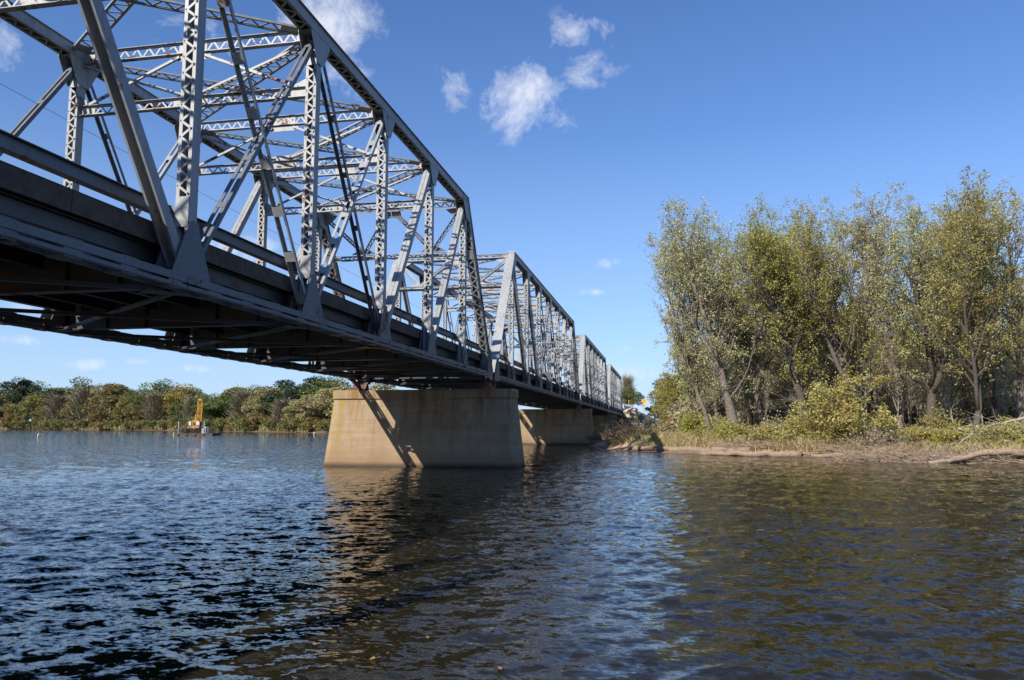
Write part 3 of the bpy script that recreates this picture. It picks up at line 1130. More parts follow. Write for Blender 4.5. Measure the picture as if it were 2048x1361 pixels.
        part(mb, 'bottom_lateral_brace', STEEL_UNDER)
    mb = MB()
    mb.box(-3.5, 3.5, -HS - .1, HS + .1, .8605, 1.06)
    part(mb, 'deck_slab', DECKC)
    return root


GAP = 1.1743
Y0 = 19.70
span = build_span()
reg_kids()
SPAN_LABELS = [
    'nearest grey steel truss span, from the left edge to the front pier',
    'second grey steel truss span, its plated end post standing on the front pier',
    'third grey steel truss span, beyond the second pier',
    'farthest grey steel truss span, ending beside the boulders and yellow sign']
for i in range(4):
    yc = Y0 + i * (8 * PAN + GAP)
    o = span if i == 0 else copy_tree(span)
    o.location = (BX, yc, EYE + 2.7728 + GRADE * yc)
    o.rotation_euler = (math.atan(GRADE), 0, 0)
    tag(o, SPAN_LABELS[i], 'bridge span', 'truss spans of the river bridge')


# ------------------------------------------------------------------ piers and abutments
def rrect(hx, hy, r, n=7):
    pts = []
    for cx, cy, a0 in ((hx - r, hy - r, 0), (-hx + r, hy - r, 90), (-hx + r, -hy + r, 180), (hx - r, -hy + r, 270)):
        for i in range(n + 1):
            a = math.radians(a0 + 90 * i / n)
            pts.append((cx + r * math.cos(a), cy + r * math.sin(a)))
    return pts


def build_pier(top):
    root = empty('bridge_pier')
    levels = [(-1.8, 5.95, 1.72), (0, 5.68, 1.5), (top - .52, 5.22, 1.02), (top - .5, 5.22, 1.02)]
    mb = MB()
    n = None
    nz = 14
    zs = list(np.linspace(-1.8, top - .5, nz))
    for z in zs:
        t = (z - 0) / (top - .5)
        p = rrect(5.53 - .33 * t, 1.52 - .52 * t, .45)
        n = len(p)
        mb.v += [(x, y, z) for x, y in p]
    for i in range(nz - 1):
        for a in range(n):
            c = (a + 1) % n
            mb.f.append((i * n + a, i * n + c, (i + 1) * n + c, (i + 1) * n + a))
            mb.mi.append(0)
    shaft = mb.build('pier_shaft', PIERC, root)
    cp = MB()
    p0 = rrect(5.26, 1.09, .48)
    prof = [(top - .5, -.03), (top - .46, .0), (top - .05, .0), (top, -.05)]
    for z, dd in prof:
        cp.v += [(x * (1 + dd / 5.28), y * (1 + dd / 1.08), z) for x, y in p0]
    for i in range(len(prof) - 1):
        for a in range(n):
            c = (a + 1) % n
            cp.f.append((i * n + a, i * n + c, (i + 1) * n + c, (i + 1) * n + a))
            cp.mi.append(0)
    cp.f.append(tuple((len(prof) - 1) * n + a for a in range(n)))
    cp.f.append(tuple(range(n))[::-1])
    cp.mi += [0, 0]
    cp.build('pier_cap', PIERC, root)
    return root


PIER_LABELS = ['large tan concrete pier in the river, half sunlit, under the end of the nearest span',
               'tan concrete pier at the edge of the sand, partly hidden by the front pier',
               'shaded concrete pier farthest back, standing on land behind the second pier']
for i in range(3):
    yc = Y0 + HS + GAP / 2 + i * (8 * PAN + GAP)
    zb = EYE + 2.7728 + GRADE * yc - .655
    o = build_pier(zb)
    o.location = (BX + .05, yc, 0)
    tag(o, PIER_LABELS[i], 'bridge pier', 'concrete piers of the bridge')
# far abutment
ab = empty('bridge_abutment', (BX, BEND + .9, 0))
zb = EYE + 2.7728 + GRADE * BEND - .655
mb = MB()
mb.box(-5.3, 5.3, -1.1, .5, -.5, zb)
mb.build('bearing_seat', PIERC, ab)
mb = MB()
mb.box(-5.3, 5.3, .5, .9, -.5, zb + 1.7)
mb.build('back_wall', PIERC, ab)
for sx in (-1, 1):
    mb = MB()
    mb.prism([(sx * 5.5, -1.1, -.3), (sx * 5.5, 7.5, 3.0), (sx * 5.5, 7.5, zb + 1.2), (sx * 5.5, -.2, zb + 1.5), (sx * 5.5, -1.1, zb - .3)], (1, 0, 0), .35)
    mb.build('wing_wall', PIERC, ab)
tag(ab, 'concrete abutment under the far end of the bridge beside the boulders', 'abutment')

# approach road behind the bridge
mb = MB()
mb.box(BX - 3.9, BX + 3.9, BEND + 2.0, BEND + 260, 5.6, 5.86)
tag(mb.build('road', DECKC), kind='structure')

# ------------------------------------------------------------------ vegetation generators
RNG = np.random.RandomState(5)


def leaf_quads(C, size, rng, flat=0.0, elong=.55):
    n = len(C)
    u = rng.randn(n, 3)
    u[:, 2] *= (1 - flat)
    u /= np.linalg.norm(u, axis=1)[:, None] + 1e-9
    w = rng.randn(n, 3)
    w -= u * (w * u).sum(1)[:, None]
    w /= np.linalg.norm(w, axis=1)[:, None] + 1e-9
    s = (size * (.6 + .8 * rng.rand(n)))[:, None] * .5
    V = np.stack([C + u * s, C + w * s * elong, C - u * s, C - w * s * elong], 1).reshape(-1, 3)
    return V, np.arange(4 * n).reshape(-1, 4)


def curve_pts(p0, d, L, n, rng, up=.0, wob=.12):
    p = Vector(p0)
    d = Vector(d).normalized()
    pts = [p.copy()]
    for i in range(n):
        d = (d + Vector((rng.randn() * wob, rng.randn() * wob, rng.randn() * wob * .6 + up))).normalized()
        p = p + d * (L / n)
        pts.append(p.copy())
    return pts


def along(pts, t):
    t = min(max(t, 0), .9999) * (len(pts) - 1)
    i = int(t)
    return pts[i].lerp(pts[i + 1], t - i), (pts[i + 1] - pts[i]).normalized()


def skeleton_tree(seed, H, lean=(0, 0), r0=.22, crown_base=.3, spread=4.0, limbs=20, br=6, tw=4, leaves=20, leaf=.17, forks=1, up=.07, scat=.28, dens=1.0):
    """trunk mesh (with limbs and twigs) and crown mesh (leaf-sized faces on the twigs)"""
    rng = np.random.RandomState(seed)
    mb = MB()
    trunks = []
    n = 12
    base = []
    bow = rng.randn(2) * .3
    for i in range(n + 1):
        t = i / n
        base.append(Vector((lean[0] * H * t ** .85 + bow[0] * math.sin(t * 3.1) + rng.randn() * .06, lean[1] * H * t ** .85 + bow[1] * math.sin(t * 3.1) + rng.randn() * .06, H * .93 * t)))
    rad = [r0 * (1 - .88 * (i / n) ** .8) + (.25 * r0 if i == 0 else 0) for i in range(n + 1)]
    mb.tube(base, rad, 7)
    trunks.append((base, rad, 1.0))
    for f in range(forks):
        t = .12 + .3 * rng.rand()
        p, d = along(base, t)
        a = rng.rand() * 6.28
        L = H * (1 - t) * (.75 + .2 * rng.rand())
        pts = curve_pts(p, d + Vector((math.cos(a) * .42, math.sin(a) * .42, 0)), L, 9, rng, .05, .07)
        rr = [r0 * .62 * (1 - .85 * i / 9) for i in range(10)]
        mb.tube(pts, rr, 6)
        trunks.append((pts, rr, .7))
    C = []
    for ti, (pts, rad, wgt) in enumerate(trunks):
        nl = int(limbs * wgt)
        for k in range(nl):
            t = crown_base + (1 - crown_base) * ((k + rng.rand()) / nl) ** .9
            if ti > 0:
                t = .18 + .82 * (k + rng.rand()) / nl
            p, d = along(pts, t)
            a = k * 2.4 + rng.rand() * 1.2
            prof = math.sin(min(1, .25 + .85 * (1 - (t - crown_base) / (1.02 - crown_base))) * 1.57)
            L = spread * (.35 + .65 * prof) * (.6 + .6 * rng.rand())
            el = .45 + .75 * rng.rand() + .35 * t
            dd = Vector((math.cos(a) * math.cos(el), math.sin(a) * math.cos(el), math.sin(el)))
            lp = curve_pts(p, dd, L, 6, rng, up, .13)
            rl = rad[min(int(t * (len(rad) - 1)), len(rad) - 1)]
            rl = max(.018, min(rl * .5, .09))
            mb.tube(lp, [rl * (1 - .8 * i / 6) for i in range(7)], 4, cap=False)
            for j in range(br):
                tb = .25 + .75 * (j + rng.rand()) / br
                q, qd = along(lp, tb)
                v = Vector(rng.randn(3))
                bd = (qd * .7 + v * .55 + Vector((0, 0, .15))).normalized()
                bl = L * (.22 + .26 * rng.rand()) * (1.15 - .4 * tb) + .35
                bp = curve_pts(q, bd, bl, 3, rng, up, .18)
                mb.tube(bp, [max(.007, rl * .35) * (1 - .6 * i / 3) for i in range(4)], 3, cap=False)
                for w in range(tw):
                    tt = .3 + .7 * (w + rng.rand()) / tw
                    e, ed = along(bp, tt)
                    td = (ed * .6 + Vector(rng.randn(3)) * .6 + Vector((0, 0, .1))).normalized()
                    tl = .35 + .5 * rng.rand()
                    tp = [e, e + td * tl * .5 + Vector(rng.randn(3)) * .03, e + td * tl]
                    mb.tube(tp, [.008, .006, .003], 3, cap=False)
                    nlv = rng.poisson(leaves * dens * (.4 + 1.2 * rng.rand()))
                    if nlv:
                        s = rng.rand(nlv, 1)
                        C.append(np.array(e)[None] + np.array(td)[None] * tl * s + rng.randn(nlv, 3) * scat * (.5 + .5 * s))
    C = np.concatenate(C) if C else np.zeros((1, 3))
    V, Q = leaf_quads(C, leaf, rng, .1, .6)
    return mb, V, Q


def clump_tree(seed, H, width, kind='round', nleaf=2600, leaf=.6, trunk_r=.22):
    rng = np.random.RandomState(seed)
    mb = MB()
    mb.tube([(0, 0, -.3), (rng.randn() * .1, rng.randn() * .1, H * .35), (rng.randn() * .3, rng.randn() * .3, H * .75)], [trunk_r * 1.2, trunk_r, trunk_r * .35], 6)
    C = []
    if kind == 'pine':
        nw = 16
        for k in range(nw):
            t = k / (nw - 1)
            z = H * (.18 + .8 * t)
            R = width * .5 * (1 - t) ** .55 * (.6 + .6 * rng.rand()) + .4
            nb = max(4, int(11 * (1 - t)) + 3)
            for b in range(nb):
                a = rng.rand() * 6.28
                L = R * (.7 + .5 * rng.rand())
                m = int(nleaf / nw / nb * (1.5 - t)) + 3
                s = rng.rand(m, 1) ** .7
                d = np.array([math.cos(a), math.sin(a), .22])
                C.append(np.array([0, 0, z]) + d * L * s + rng.randn(m, 3) * [.28, .28, .2])
                if b % 2 == 0:
                    mb.tube([(0, 0, z), tuple(np.array([0, 0, z]) + d * L * .9)], [.06, .02], 3, cap=False)
    else:
        nb = 26
        zc = .58 if kind == 'round' else .52
        for b in range(nb):
            v = rng.randn(3)
            v /= np.linalg.norm(v)
            rr = rng.rand() ** .45
            hz = .42 if kind == 'round' else .47
            c = np.array([v[0] * width * .42 * rr, v[1] * width * .42 * rr, H * zc + v[2] * H * hz * rr * .85])
            tz = (c[2] / H)
            c[:2] *= 1.0 if tz < .75 else .75
            R = width * (.11 + .1 * rng.rand())
            m = int(nleaf / nb * (.6 + .8 * rng.rand()))
            p = rng.randn(m, 3)
            p /= np.linalg.norm(p, axis=1)[:, None]
            p *= (R * (.55 + .5 * rng.rand(m)))[:, None]
            p[:, 2] *= .8
            C.append(c + p)
            mb.tube([(0, 0, H * .25 + rng.rand() * H * .15), tuple(c * [.5, .5, .8]), tuple(c)], [.09, .06, .02], 3, cap=False)
    C = np.concatenate(C)
    V, Q = leaf_quads(C, leaf, rng, .2, .75)
    return mb, V, Q


def bare_crown(seed, H, width, n=700):
    """leafless crown: many thin upswept twigs as slim faces"""
    rng = np.random.RandomState(seed)
    mb = MB()
    mb.tube([(0, 0, -.3), (rng.randn() * .2, 0, H * .4), (rng.randn() * .4, 0, H * .85)], [.2, .15, .04], 5)
    V = []
    for k in range(n):
        t = rng.rand()
        z0 = H * (.2 + .6 * t)
        a = rng.rand() * 6.28
        R = width * .5 * (1 - .55 * t) * rng.rand()
        p = np.array([math.cos(a) * R * .55, math.sin(a) * R * .55, z0])
        d = np.array([math.cos(a) * (.4 + .5 * rng.rand()), math.sin(a) * (.4 + .5 * rng.rand()), .8 + .4 * rng.rand()]) + rng.randn(3) * .3
        L = width * .18 * (.6 + .8 * rng.rand())
        q = p + d * L
        s = np.cross(d, rng.randn(3))
        s = s / (np.linalg.norm(s) + 1e-9) * (.05 + .05 * rng.rand())
        V += [p + s, p - s, q - s * .4, q + s * .4]
    V = np.array(V)
    return mb, V, np.arange(len(V)).reshape(-1, 4)


class TreeKind:
    def __init__(s, name, mb, V, Q, bark, leafm):
        s.name = name
        s.tm = mb.mesh('trunk', bark, True)
        s.cm = np_mesh('crown', V, Q, leafm)

    def place(s, x, y, sc=1.0, rz=0.0, label=None, group=None, leafm=None, szf=1.0, cat='tree', name=None, z=None, tilt=(0, 0)):
        zz = float(ground_z(np.array([x]), np.array([y]))[0]) if z is None else z
        e = empty(name or s.name, (x, y, zz - .05), rz)
        e.rotation_euler = (tilt[0], tilt[1], rz)
        e.scale = (sc, sc, sc * szf)
        t = link('trunk', s.tm, e)
        c = link('crown', s.cm, e)
        if leafm is not None:
            c.material_slots[0].link = 'OBJECT'
            c.material_slots[0].material = leafm
        tag(e, label, cat, group)
        return e


# ---- the big riverside trees on the right bank
def right_vec(v):
    return (v * CY, v * SY)


# (base px, distance, top px, top y, seed, trunk radius, spread, crown base, forks, leaf material, bark, limbs, label)
BIG = [
    (1478, 63.5, 1362, 385, 1, .42, 4.6, .20, 2, L_SILVER, BARK, 26, 'tall silvery tree at the left end of the riverbank row, trunk leaning left'),
    (1432, 70, 1330, 455, 2, .24, 3.6, .22, 1, L_SILVER, BARK, 22, 'slimmer silvery tree just behind the leftmost leaning trunk, reaching toward the bridge'),
    (1625, 62, 1520, 428, 3, .40, 4.6, .24, 2, L_GREEN, BARKD, 26, 'green-leaved tree with a dark trunk sweeping left from behind the yellow bush'),
    (1740, 64, 1625, 405, 4, .38, 4.5, .26, 1, L_GREEN, BARK, 25, 'pale-trunked tree leaning left just right of the yellow bush'),
    (1768, 68, 1700, 398, 5, .34, 4.2, .30, 1, L_SILVER, BARK, 24, 'upright greyish tree behind the yellow bush, standing in the row centre'),
    (1810, 66, 1775, 362, 6, .36, 4.4, .30, 1, L_SILVER, BARK, 25, 'tallest olive-topped tree in the middle of the right bank'),
    (1858, 63, 1850, 398, 7, .46, 4.3, .28, 2, L_SILVER, BARKD, 24, 'tree on thick dark leaning stems right of the row centre'),
    (1956, 56, 1975, 352, 8, .26, 4.2, .26, 1, L_GOLD, BARKD, 25, 'golden-topped tree on a dark slim trunk above the driftwood log'),
    (2050, 60, 2040, 372, 9, .34, 4.6, .22, 1, L_GOLD, BARK, 25, 'gold and green tree at the right edge of the photo'),
    (1905, 72, 1905, 425, 10, .3, 4.2, .3, 1, L_SILVER, BARK, 23, 'airy silvery tree between the thick dark stems and the golden-topped tree'),
    (1545, 74, 1450, 470, 12, .3, 4.2, .26, 1, L_SILVER, BARK, 23, 'thin-crowned tree set back between the leftmost tree and the dark sweeping trunk'),
    (1535, 68, 1445, 425, 14, .3, 4.4, .28, 1, L_SILVER, BARK, 23, 'feathery silvery tree filling the gap right of the leftmost leaning tree'),
    (1660, 70, 1570, 425, 15, .3, 4.4, .28, 1, L_GREEN, BARK, 23, 'light green tree between the dark sweeping trunk and the pale leaning trunk'),
    (2010, 68, 1925, 400, 16, .3, 4.4, .28, 1, L_SILVER, BARK, 23, 'soft grey-green tree left behind the golden-topped tree'),
    (1690, 76, 1570, 440, 13, .3, 4.2, .3, 1, L_SILVER, BARK, 23, 'set-back tree whose pale crown tops out left of the row centre'),
]
for i, (bx, fw, tx, ty, seed, r0, spr, cb, fk, lm, bk, nl, lab) in enumerate(BIG):
    x, y = gp(bx, fw)
    cb *= .62
    H = (ztop(ty, fw) - 1.0) * .91
    off = (tx - bx) / FPX * fw / H
    lx, ly = right_vec(off)
    mb, V, Q = skeleton_tree(seed, H, (lx, ly), r0, cb, spr * 1.15, int(nl * 1.3), 7, 4, 15, .145, fk, dens=.76 if lm is L_SILVER else .84, scat=.2)
    k = TreeKind('riverside_tree', mb, V, Q, bk, lm)
    k.place(x, y, 1, 0, lab, 'large trees along the right bank')

# ---- medium trees filling the wood behind (shared meshes)
MK = []
for s_, (H, spr, lm, dn) in enumerate([(12, 3.4, L_SILVER, .75), (10, 3.0, L_GREEN, .8), (13, 3.2, L_SILVER, .5)]):
    mb, V, Q = skeleton_tree(30 + s_, H, (-.06, .02), .16, .2, spr, 20, 5, 4, 17, .19, 1, dens=dn)
    MK.append(TreeKind('woodland_tree', mb, V, Q, BARK, lm))
MID = [(1405, 84, .95, 0, 'left of the leaning trunks'), (1450, 90, 1.15, 2, 'behind the leaning trunks'), (1500, 80, .85, 1, 'low between the first trunks'),
       (1570, 88, 1.25, 0, 'behind the dark sweeping trunk'), (1600, 78, .9, 1, 'below the dark sweeping trunk'), (1660, 90, 1.3, 2, 'directly behind the yellow bush'),
       (1700, 82, 1.0, 0, 'over the yellow bush'), (1775, 90, 1.3, 0, 'behind the row centre'), (1830, 84, 1.05, 1, 'behind the thick dark stems'),
       (1880, 92, 1.35, 2, 'far behind the thick dark stems'), (1930, 82, 1.1, 1, 'left of the golden-topped tree'), (1990, 86, 1.25, 0, 'behind the golden-topped tree'),
       (2040, 78, 1.0, 1, 'under the tree at the right edge'), (2090, 84, 1.3, 2, 'past the right edge of the row')]
for i, (px, fw, sc, kk, wh) in enumerate(MID):
    x, y = gp(px, fw)
    MK[kk].place(x, y, sc, i * 1.7, ['silvery', 'yellow-green', 'thin half-bare'][kk] + ' smaller tree in the wood, ' + wh, 'smaller trees in the right-hand wood')
# a continuous wood farther back on the right
BACKR = [(1340, 118, .78, 1), (1375, 108, .72, 0), (1480, 112, 1.2, 0), (1555, 120, 1.3, 1), (1630, 115, 1.35, 0), (1720, 118, 1.4, 2), (1800, 112, 1.35, 1), (1880, 120, 1.4, 0), (1960, 114, 1.4, 1), (2040, 118, 1.4, 0)]
for i, (px, fw, sc, kk) in enumerate(BACKR):
    x, y = gp(px, fw)
    MK[kk].place(x, y, sc, i * 2.3 + 1, 'tree of the back row barely seen through the right-hand wood' if i > 1 else ('rounded olive tree beside the verge, left of the riverside trees' if i else 'farther rounded green tree beside the verge, nearest the yellow diamond sign'),
                 'back row of the right-hand wood')

# bare saplings and stems in the shade
SK = []
for s_ in range(3):
    mb, V, Q = skeleton_tree(60 + s_, 7.5, (-.12 + .1 * s_, 0), .07, .3, 1.7, 11, 4, 3, 3, .14, 1, dens=.6)
    SK.append(TreeKind('bare_sapling', mb, V, Q, BARKP if s_ == 1 else TWIG, L_SILVER))
rs = np.random.RandomState(77)
for i in range(60):
    px = 1440 + i * 10.4 + rs.randn() * 8
    fw = 64 + rs.rand() * 20
    x, y = gp(px, fw)
    SK[i % 3].place(x, y, .7 + .6 * rs.rand(), rs.rand() * 6, 'slim grey nearly bare stem among the shaded trunks of the right bank', 'bare grey stems under the riverside trees', szf=1.0, tilt=(rs.randn() * .08, rs.randn() * .08))


# ---- bushes
def bush(seed, R, H, n, leaf, lm, name, px, fw, label, group='bushes on the right bank', droop=0.0, bark=TWIG):
    rng = np.random.RandomState(seed)
    mb = MB()
    C = []
    for k in range(46):
        a = rng.rand() * 6.28
        el = .35 + rng.rand() * 1.15
        d = Vector((math.cos(a) * math.cos(el) * R, math.sin(a) * math.cos(el) * R, math.sin(el) * H))
        L = d.length * (.55 + .5 * rng.rand())
        pts = curve_pts((rng.randn() * R * .15, rng.randn() * R * .15, -.1), d, L, 5, rng, -droop, .16)
        mb.tube(pts, [.03, .026, .02, .015, .01, .005], 3, cap=False)
        for j in range(7):
            q, qd = along(pts, .35 + .65 * rng.rand())
            td = (qd + Vector(rng.randn(3)) * .7).normalized()
            tl = .3 + .5 * rng.rand()
            mb.tube([q, q + td * tl], [.008, .003], 3, cap=False)
            m = rng.poisson(n / 46 / 7)
            s = rng.rand(m, 1)
            C.append(np.array(q) + np.array(td) * tl * s * 1.1 + rng.randn(m, 3) * .16)
    V, Q = leaf_quads(np.concatenate(C), leaf, rng, .1, .65)
    x, y = gp(px, fw)
    TreeKind(name, mb, V, Q, bark, lm).place(x, y, 1, 0, label, group, cat='bush')


bush(201, 3.5, 6.2, 15000, .16, L_BUSH, 'bush', 1685, 54.8, 'big yellow-green bush leaning over the water in front of the trunks')
bush(202, 2.9, 2.4, 5200, .14, L_BUSH, 'bush', 1600, 57.6, 'low sprawling yellowish bush at the water left of the big bush')
bush(211, 2.0, 1.5, 3000, .14, L_BUSH, 'bush', 1535, 58.6, 'low yellowish bush trailing over the fallen logs')
bush(212, 2.2, 1.6, 1500, .14, L_DRY, 'bush', 1755, 52.8, 'low brown twiggy bush at the right foot of the big yellow bush')
bush(213, 1.6, 1.6, 1600, .14, L_GOLD, 'bush', 1985, 49.5, 'small tan and green bush right above the long pale log')
bush(203, 1.5, 2.0, 3000, .15, L_GREEN, 'bush', 1458, 63, 'small bright green bush at the foot of the leftmost leaning trunk')
bush(204, 2.4, 3.2, 4500, .16, L_GREEN, 'bush', 1385, 82, 'leafy green bush on the slope left of the riverside trees')
bush(205, 2.4, 2.8, 3600, .16, L_GOLD, 'bush', 1345, 96, 'tan and gold bush on the slope beneath the rounded olive tree')
bush(206, 1.8, 2.4, 700, .14, L_SILVER, 'bush', 1560, 64, 'bare tangled grey bush between the leaning trunks and the big yellow bush')
bush(207, 1.8, 1.9, 3200, .15, L_GREEN, 'bush', 2020, 55, 'green bush in the grass at the right edge behind the driftwood log')
bush(208, 2.0, 3.0, 3000, .15, L_GOLD, 'bush', 1880, 62, 'orange-tinged bush among the thick dark stems')
bush(209, 1.0, .9, 900, .13, L_GREEN, 'bush', 1315, 105, 'small dark green shrub on the verge below the boulders')


# ---- grass on the right bank
def blades(n, xr, yr, hmin, hmax, dmin, dmax, wid, seed, zmax=3.0):
    rng = np.random.RandomState(seed)
    X = xr[0] + (xr[1] - xr[0]) * rng.rand(n)
    Y = yr[0] + (yr[1] - yr[0]) * rng.rand(n)
    d = shore_dist(X, Y)
    clump = vnoise(X * 3, Y * 3, 9)
    k = (d > dmin) & (d < dmax) & (clump > -.35 + .5 * rng.rand(n) - .3) & ~((np.abs(X - BX) < 5.5) & (Y > 60))
    X, Y, clump = X[k], Y[k], clump[k]
    Z = ground_z(X, Y) - .04
    m = len(X)
    h = (hmin + (hmax - hmin) * rng.rand(m)) * (.75 + .4 * np.clip(clump, -1, 1))
    a = rng.rand(m) * 6.28
    lean = rng.randn(m, 2) * .6
    w = wid * (.6 + .8 * rng.rand(m))
    sx, sy = np.cos(a) * w, np.sin(a) * w
    B = np.stack([X, Y, Z], 1)
    S_ = np.stack([sx, sy, np.zeros(m)], 1)
    M = B + np.stack([lean[:, 0] * h * .35, lean[:, 1] * h * .35, h * .6], 1)
    T = B + np.stack([lean[:, 0] * h, lean[:, 1] * h, h], 1)
    V = np.stack([B + S_, B - S_, M - S_ * .8, M + S_ * .8, T], 1).reshape(-1, 3)
    i = np.arange(m)[:, None] * 5
    Q = np.concatenate([i + [[0, 1, 2, 3]], i + [[3, 2, 4, 4]]], 1).reshape(-1, 4)
    return V, Q


def grass_obj(name, V, Q, mat):
    tri = Q[1::2][:, :3]
    quad = Q[0::2]
    me = bpy.data.meshes.new(name)
    me.from_pydata(V.tolist(), [], quad.tolist() + tri.tolist())
    me.materials.append(mat)
    me.update()
    return tag(link(name, me), kind='stuff')


V, Q = blades(120000, (-6, 34), (46, 82), .3, 1.0, 1.4, 26, .030, 21)
o = grass_obj('bank_grass', V, Q, GRASSM)
tag(o, 'tan and green tall grass growing along the right bank', 'grass')
V, Q = blades(40000, (-10, 14), (80, 190), .4, .9, 3, 40, .05, 22)
o = grass_obj('verge_grass', V, Q, GRASSM)
tag(o, 'rough grass and weeds on the slope between the bridge end and the wood', 'grass')


# ---- driftwood, logs, brush
def wood(name, pts_px, r0, r1, mat, label, cat='log', twigs=0, seed=0, tw_len=1.2, group=None, n=7, tr=.02, updir=.3):
    """a log or fallen branch through points (px, distance, height)"""
    rng = np.random.RandomState(seed)
    P = []
    for px, fw, z in pts_px:
        x, y = gp(px, fw)
        P.append(Vector((x, y, max(z, float(ground_z(np.array([x]), np.array([y]))[0]) + r0 * .7))))
    base = P[0].copy()
    P = [p - base for p in P]
    fine = []
    for i in range(len(P) - 1):
        for k in range(4):
            q = P[i].lerp(P[i + 1], k / 4)
            fine.append(q + Vector((rng.randn(), rng.randn(), rng.randn())) * r0 * .25)
    fine.append(P[-1])
    m = len(fine)
    e = empty(name, base)
    mb = MB()
    mb.tube(fine, [r0 + (r1 - r0) * i / (m - 1) for i in range(m)], n)
    mb.build('trunk', mat, e, True)
    if twigs:
        tb = MB()
        for k in range(twigs):
            t = .25 + .75 * rng.rand()
            q, d = along(fine, t)
            v = (d * .8 + Vector((rng.randn(), rng.randn(), rng.randn() * .6 + updir))).normalized()
            L = tw_len * (.4 + .9 * rng.rand())
            pts = curve_pts(q, v, L, 4, rng, 0, .2)
            tb.tube(pts, [tr, tr * .8, tr * .6, tr * .4, tr * .15], 3, cap=False)
            for j in range(3):
                q2, d2 = along(pts, .3 + .7 * rng.rand())
                v2 = (d2 + Vector(rng.randn(3)) * .7).normalized()
                tb.tube([q2, q2 + v2 * L * .4], [tr * .5, tr * .1], 3, cap=False)
        tb.build('branches', mat, e)
    tag(e, label, cat, group)
    return e


wood('driftwood_log', [(1850, 46.6, .03), (1905, 46.2, .22), (1960, 45.8, .62), (2010, 45.4, .70), (2075, 45, .55), (2120, 45, .5)], .13, .27, DRIFT,
     'long smooth pale log lying at the waterline at the far right', twigs=9, seed=1, tw_len=1.1)
wood('dead_tree', [(2100, 50, 3.0), (2040, 50, 2.55), (1985, 50, 2.25), (1945, 50, 1.7), (1905, 49.5, .75)], .10, .03, BARKP,
     'bleached dead tree with forked twigs hanging over the grass at the right edge', 'dead tree', twigs=26, seed=2, tw_len=2.0)
wood('fallen_log', [(1255, 69, .16), (1330, 64, .32), (1380, 62, .28), (1430, 59.6, .3), (1500, 57.6, .35)], .17, .30, DRIFT,
     'brown fallen trunk lying along the sandy beach left of the bushes', twigs=12, seed=3, tw_len=.8)
wood('fallen_log', [(1395, 59.6, .05), (1450, 57.6, .16), (1530, 55.6, .2), (1600, 54.3, .15)], .17, .26, DRIFT,
     'waterside trunk resting in front of the fallen beach trunk', twigs=10, seed=4, tw_len=.7)
wood('fallen_log', [(1240, 82, .9), (1300, 78, 1.1), (1360, 76, 1.15), (1420, 73, 1.05)], .06, .09, BARK,
     'thin grey fallen trunk propped above the bank behind the brush heap', twigs=18, seed=5, tw_len=1.3)
wood('fallen_branch', [(1560, 55.5, .05), (1640, 54, .25), (1690, 53.6, .4), (1735, 53.2, .2)], .08, .04, DRIFT,
     'crooked branch at the water below the big yellow bush', 'branch', twigs=24, seed=6, tw_len=1.0)
wood('fallen_branch', [(1860, 52, .3), (1830, 52, .95), (1790, 52, 1.25), (1770, 52, 1.3)], .13, .08, BARKD,
     'dark bent branch arching over the twig raft right of the yellow bush', 'branch', twigs=12, seed=7, tw_len=1.4)
wood('dead_tree', [(1700, 66, 2.6), (1640, 66, 3.5), (1600, 66, 4.2), (1570, 66, 4.4)], .09, .03, TWIG,
     'grey leafless tangle of branches left of the big yellow bush', 'dead tree', twigs=60, seed=8, tw_len=2.4, tr=.018)


def brush(name, px, fw, wx, wy, h, n, L, mat, seed, label, sink=.1, wild=0.0):
    rng = np.random.RandomState(seed)
    x, y = gp(px, fw)
    z = max(0, float(ground_z(np.array([x]), np.array([y]))[0]))
    mb = MB()
    for k in range(n):
        a = rng.rand() * 6.28
        r = math.sqrt(rng.rand())
        p = Vector((math.cos(a) * r * wx, math.sin(a) * r * wy, (1 - r) * h * rng.rand() - sink))
        az = rng.randn() * .6 + (math.pi if rng.rand() < .5 else 0)
        az += wild * rng.randn() * 1.5
        d = Vector((math.cos(az), math.sin(az) * (.6 + wild), rng.randn() * (.22 + .4 * wild) + .08 + .25 * wild))
        pts = curve_pts(p, d, L * (.4 + .9 * rng.rand()), 4, rng, 0, .16)
        r_ = .010 + .030 * rng.rand() ** 2
        mb.tube(pts, [r_, r_ * .9, r_ * .7, r_ * .5, r_ * .2], 3, cap=False)
    e = mb.build(name, mat)
    e.location = (x, y, z)
    tag(e, label, 'brush pile')


brush('brush_pile', 1252, 76, 3.7, 2.6, 2.3, 800, 1.7, BRUSHW, 31, 'brown heap of dead brushwood on the bank beside the second pier', .1, 1.0)
brush('twig_raft', 1800, 49.0, 3.6, 1.3, 1.1, 420, 2.4, DRIFT, 32, 'raft of bleached driftwood twigs at the waterline right of the yellow bush')
wood('fallen_log', [(1620, 53.6, .1), (1690, 52.2, .3), (1740, 51.4, .45), (1775, 51, .7)], .13, .2, DRIFT,
     'brown log slanting up out of the water under the right foot of the big bush', twigs=16, seed=12, tw_len=1.2)
wood('fallen_log', [(1790, 48.6, .05), (1850, 47.9, .25), (1900, 47.7, .3), (1950, 47.5, .45)], .1, .16, BARKP,
     'pale log lying across the twig raft behind the tip of the long pale log', twigs=14, seed=13, tw_len=1.4)
brush('twig_raft', 2030, 45.6, 2.2, .8, .35, 160, 1.5, DRIFT, 33, 'small sticks jammed under the long pale log')
brush('twig_raft', 1650, 55.2, 2.4, .8, .4, 150, 1.5, DRIFT, 34, 'sunken twigs at the waterline beneath the big yellow bush')


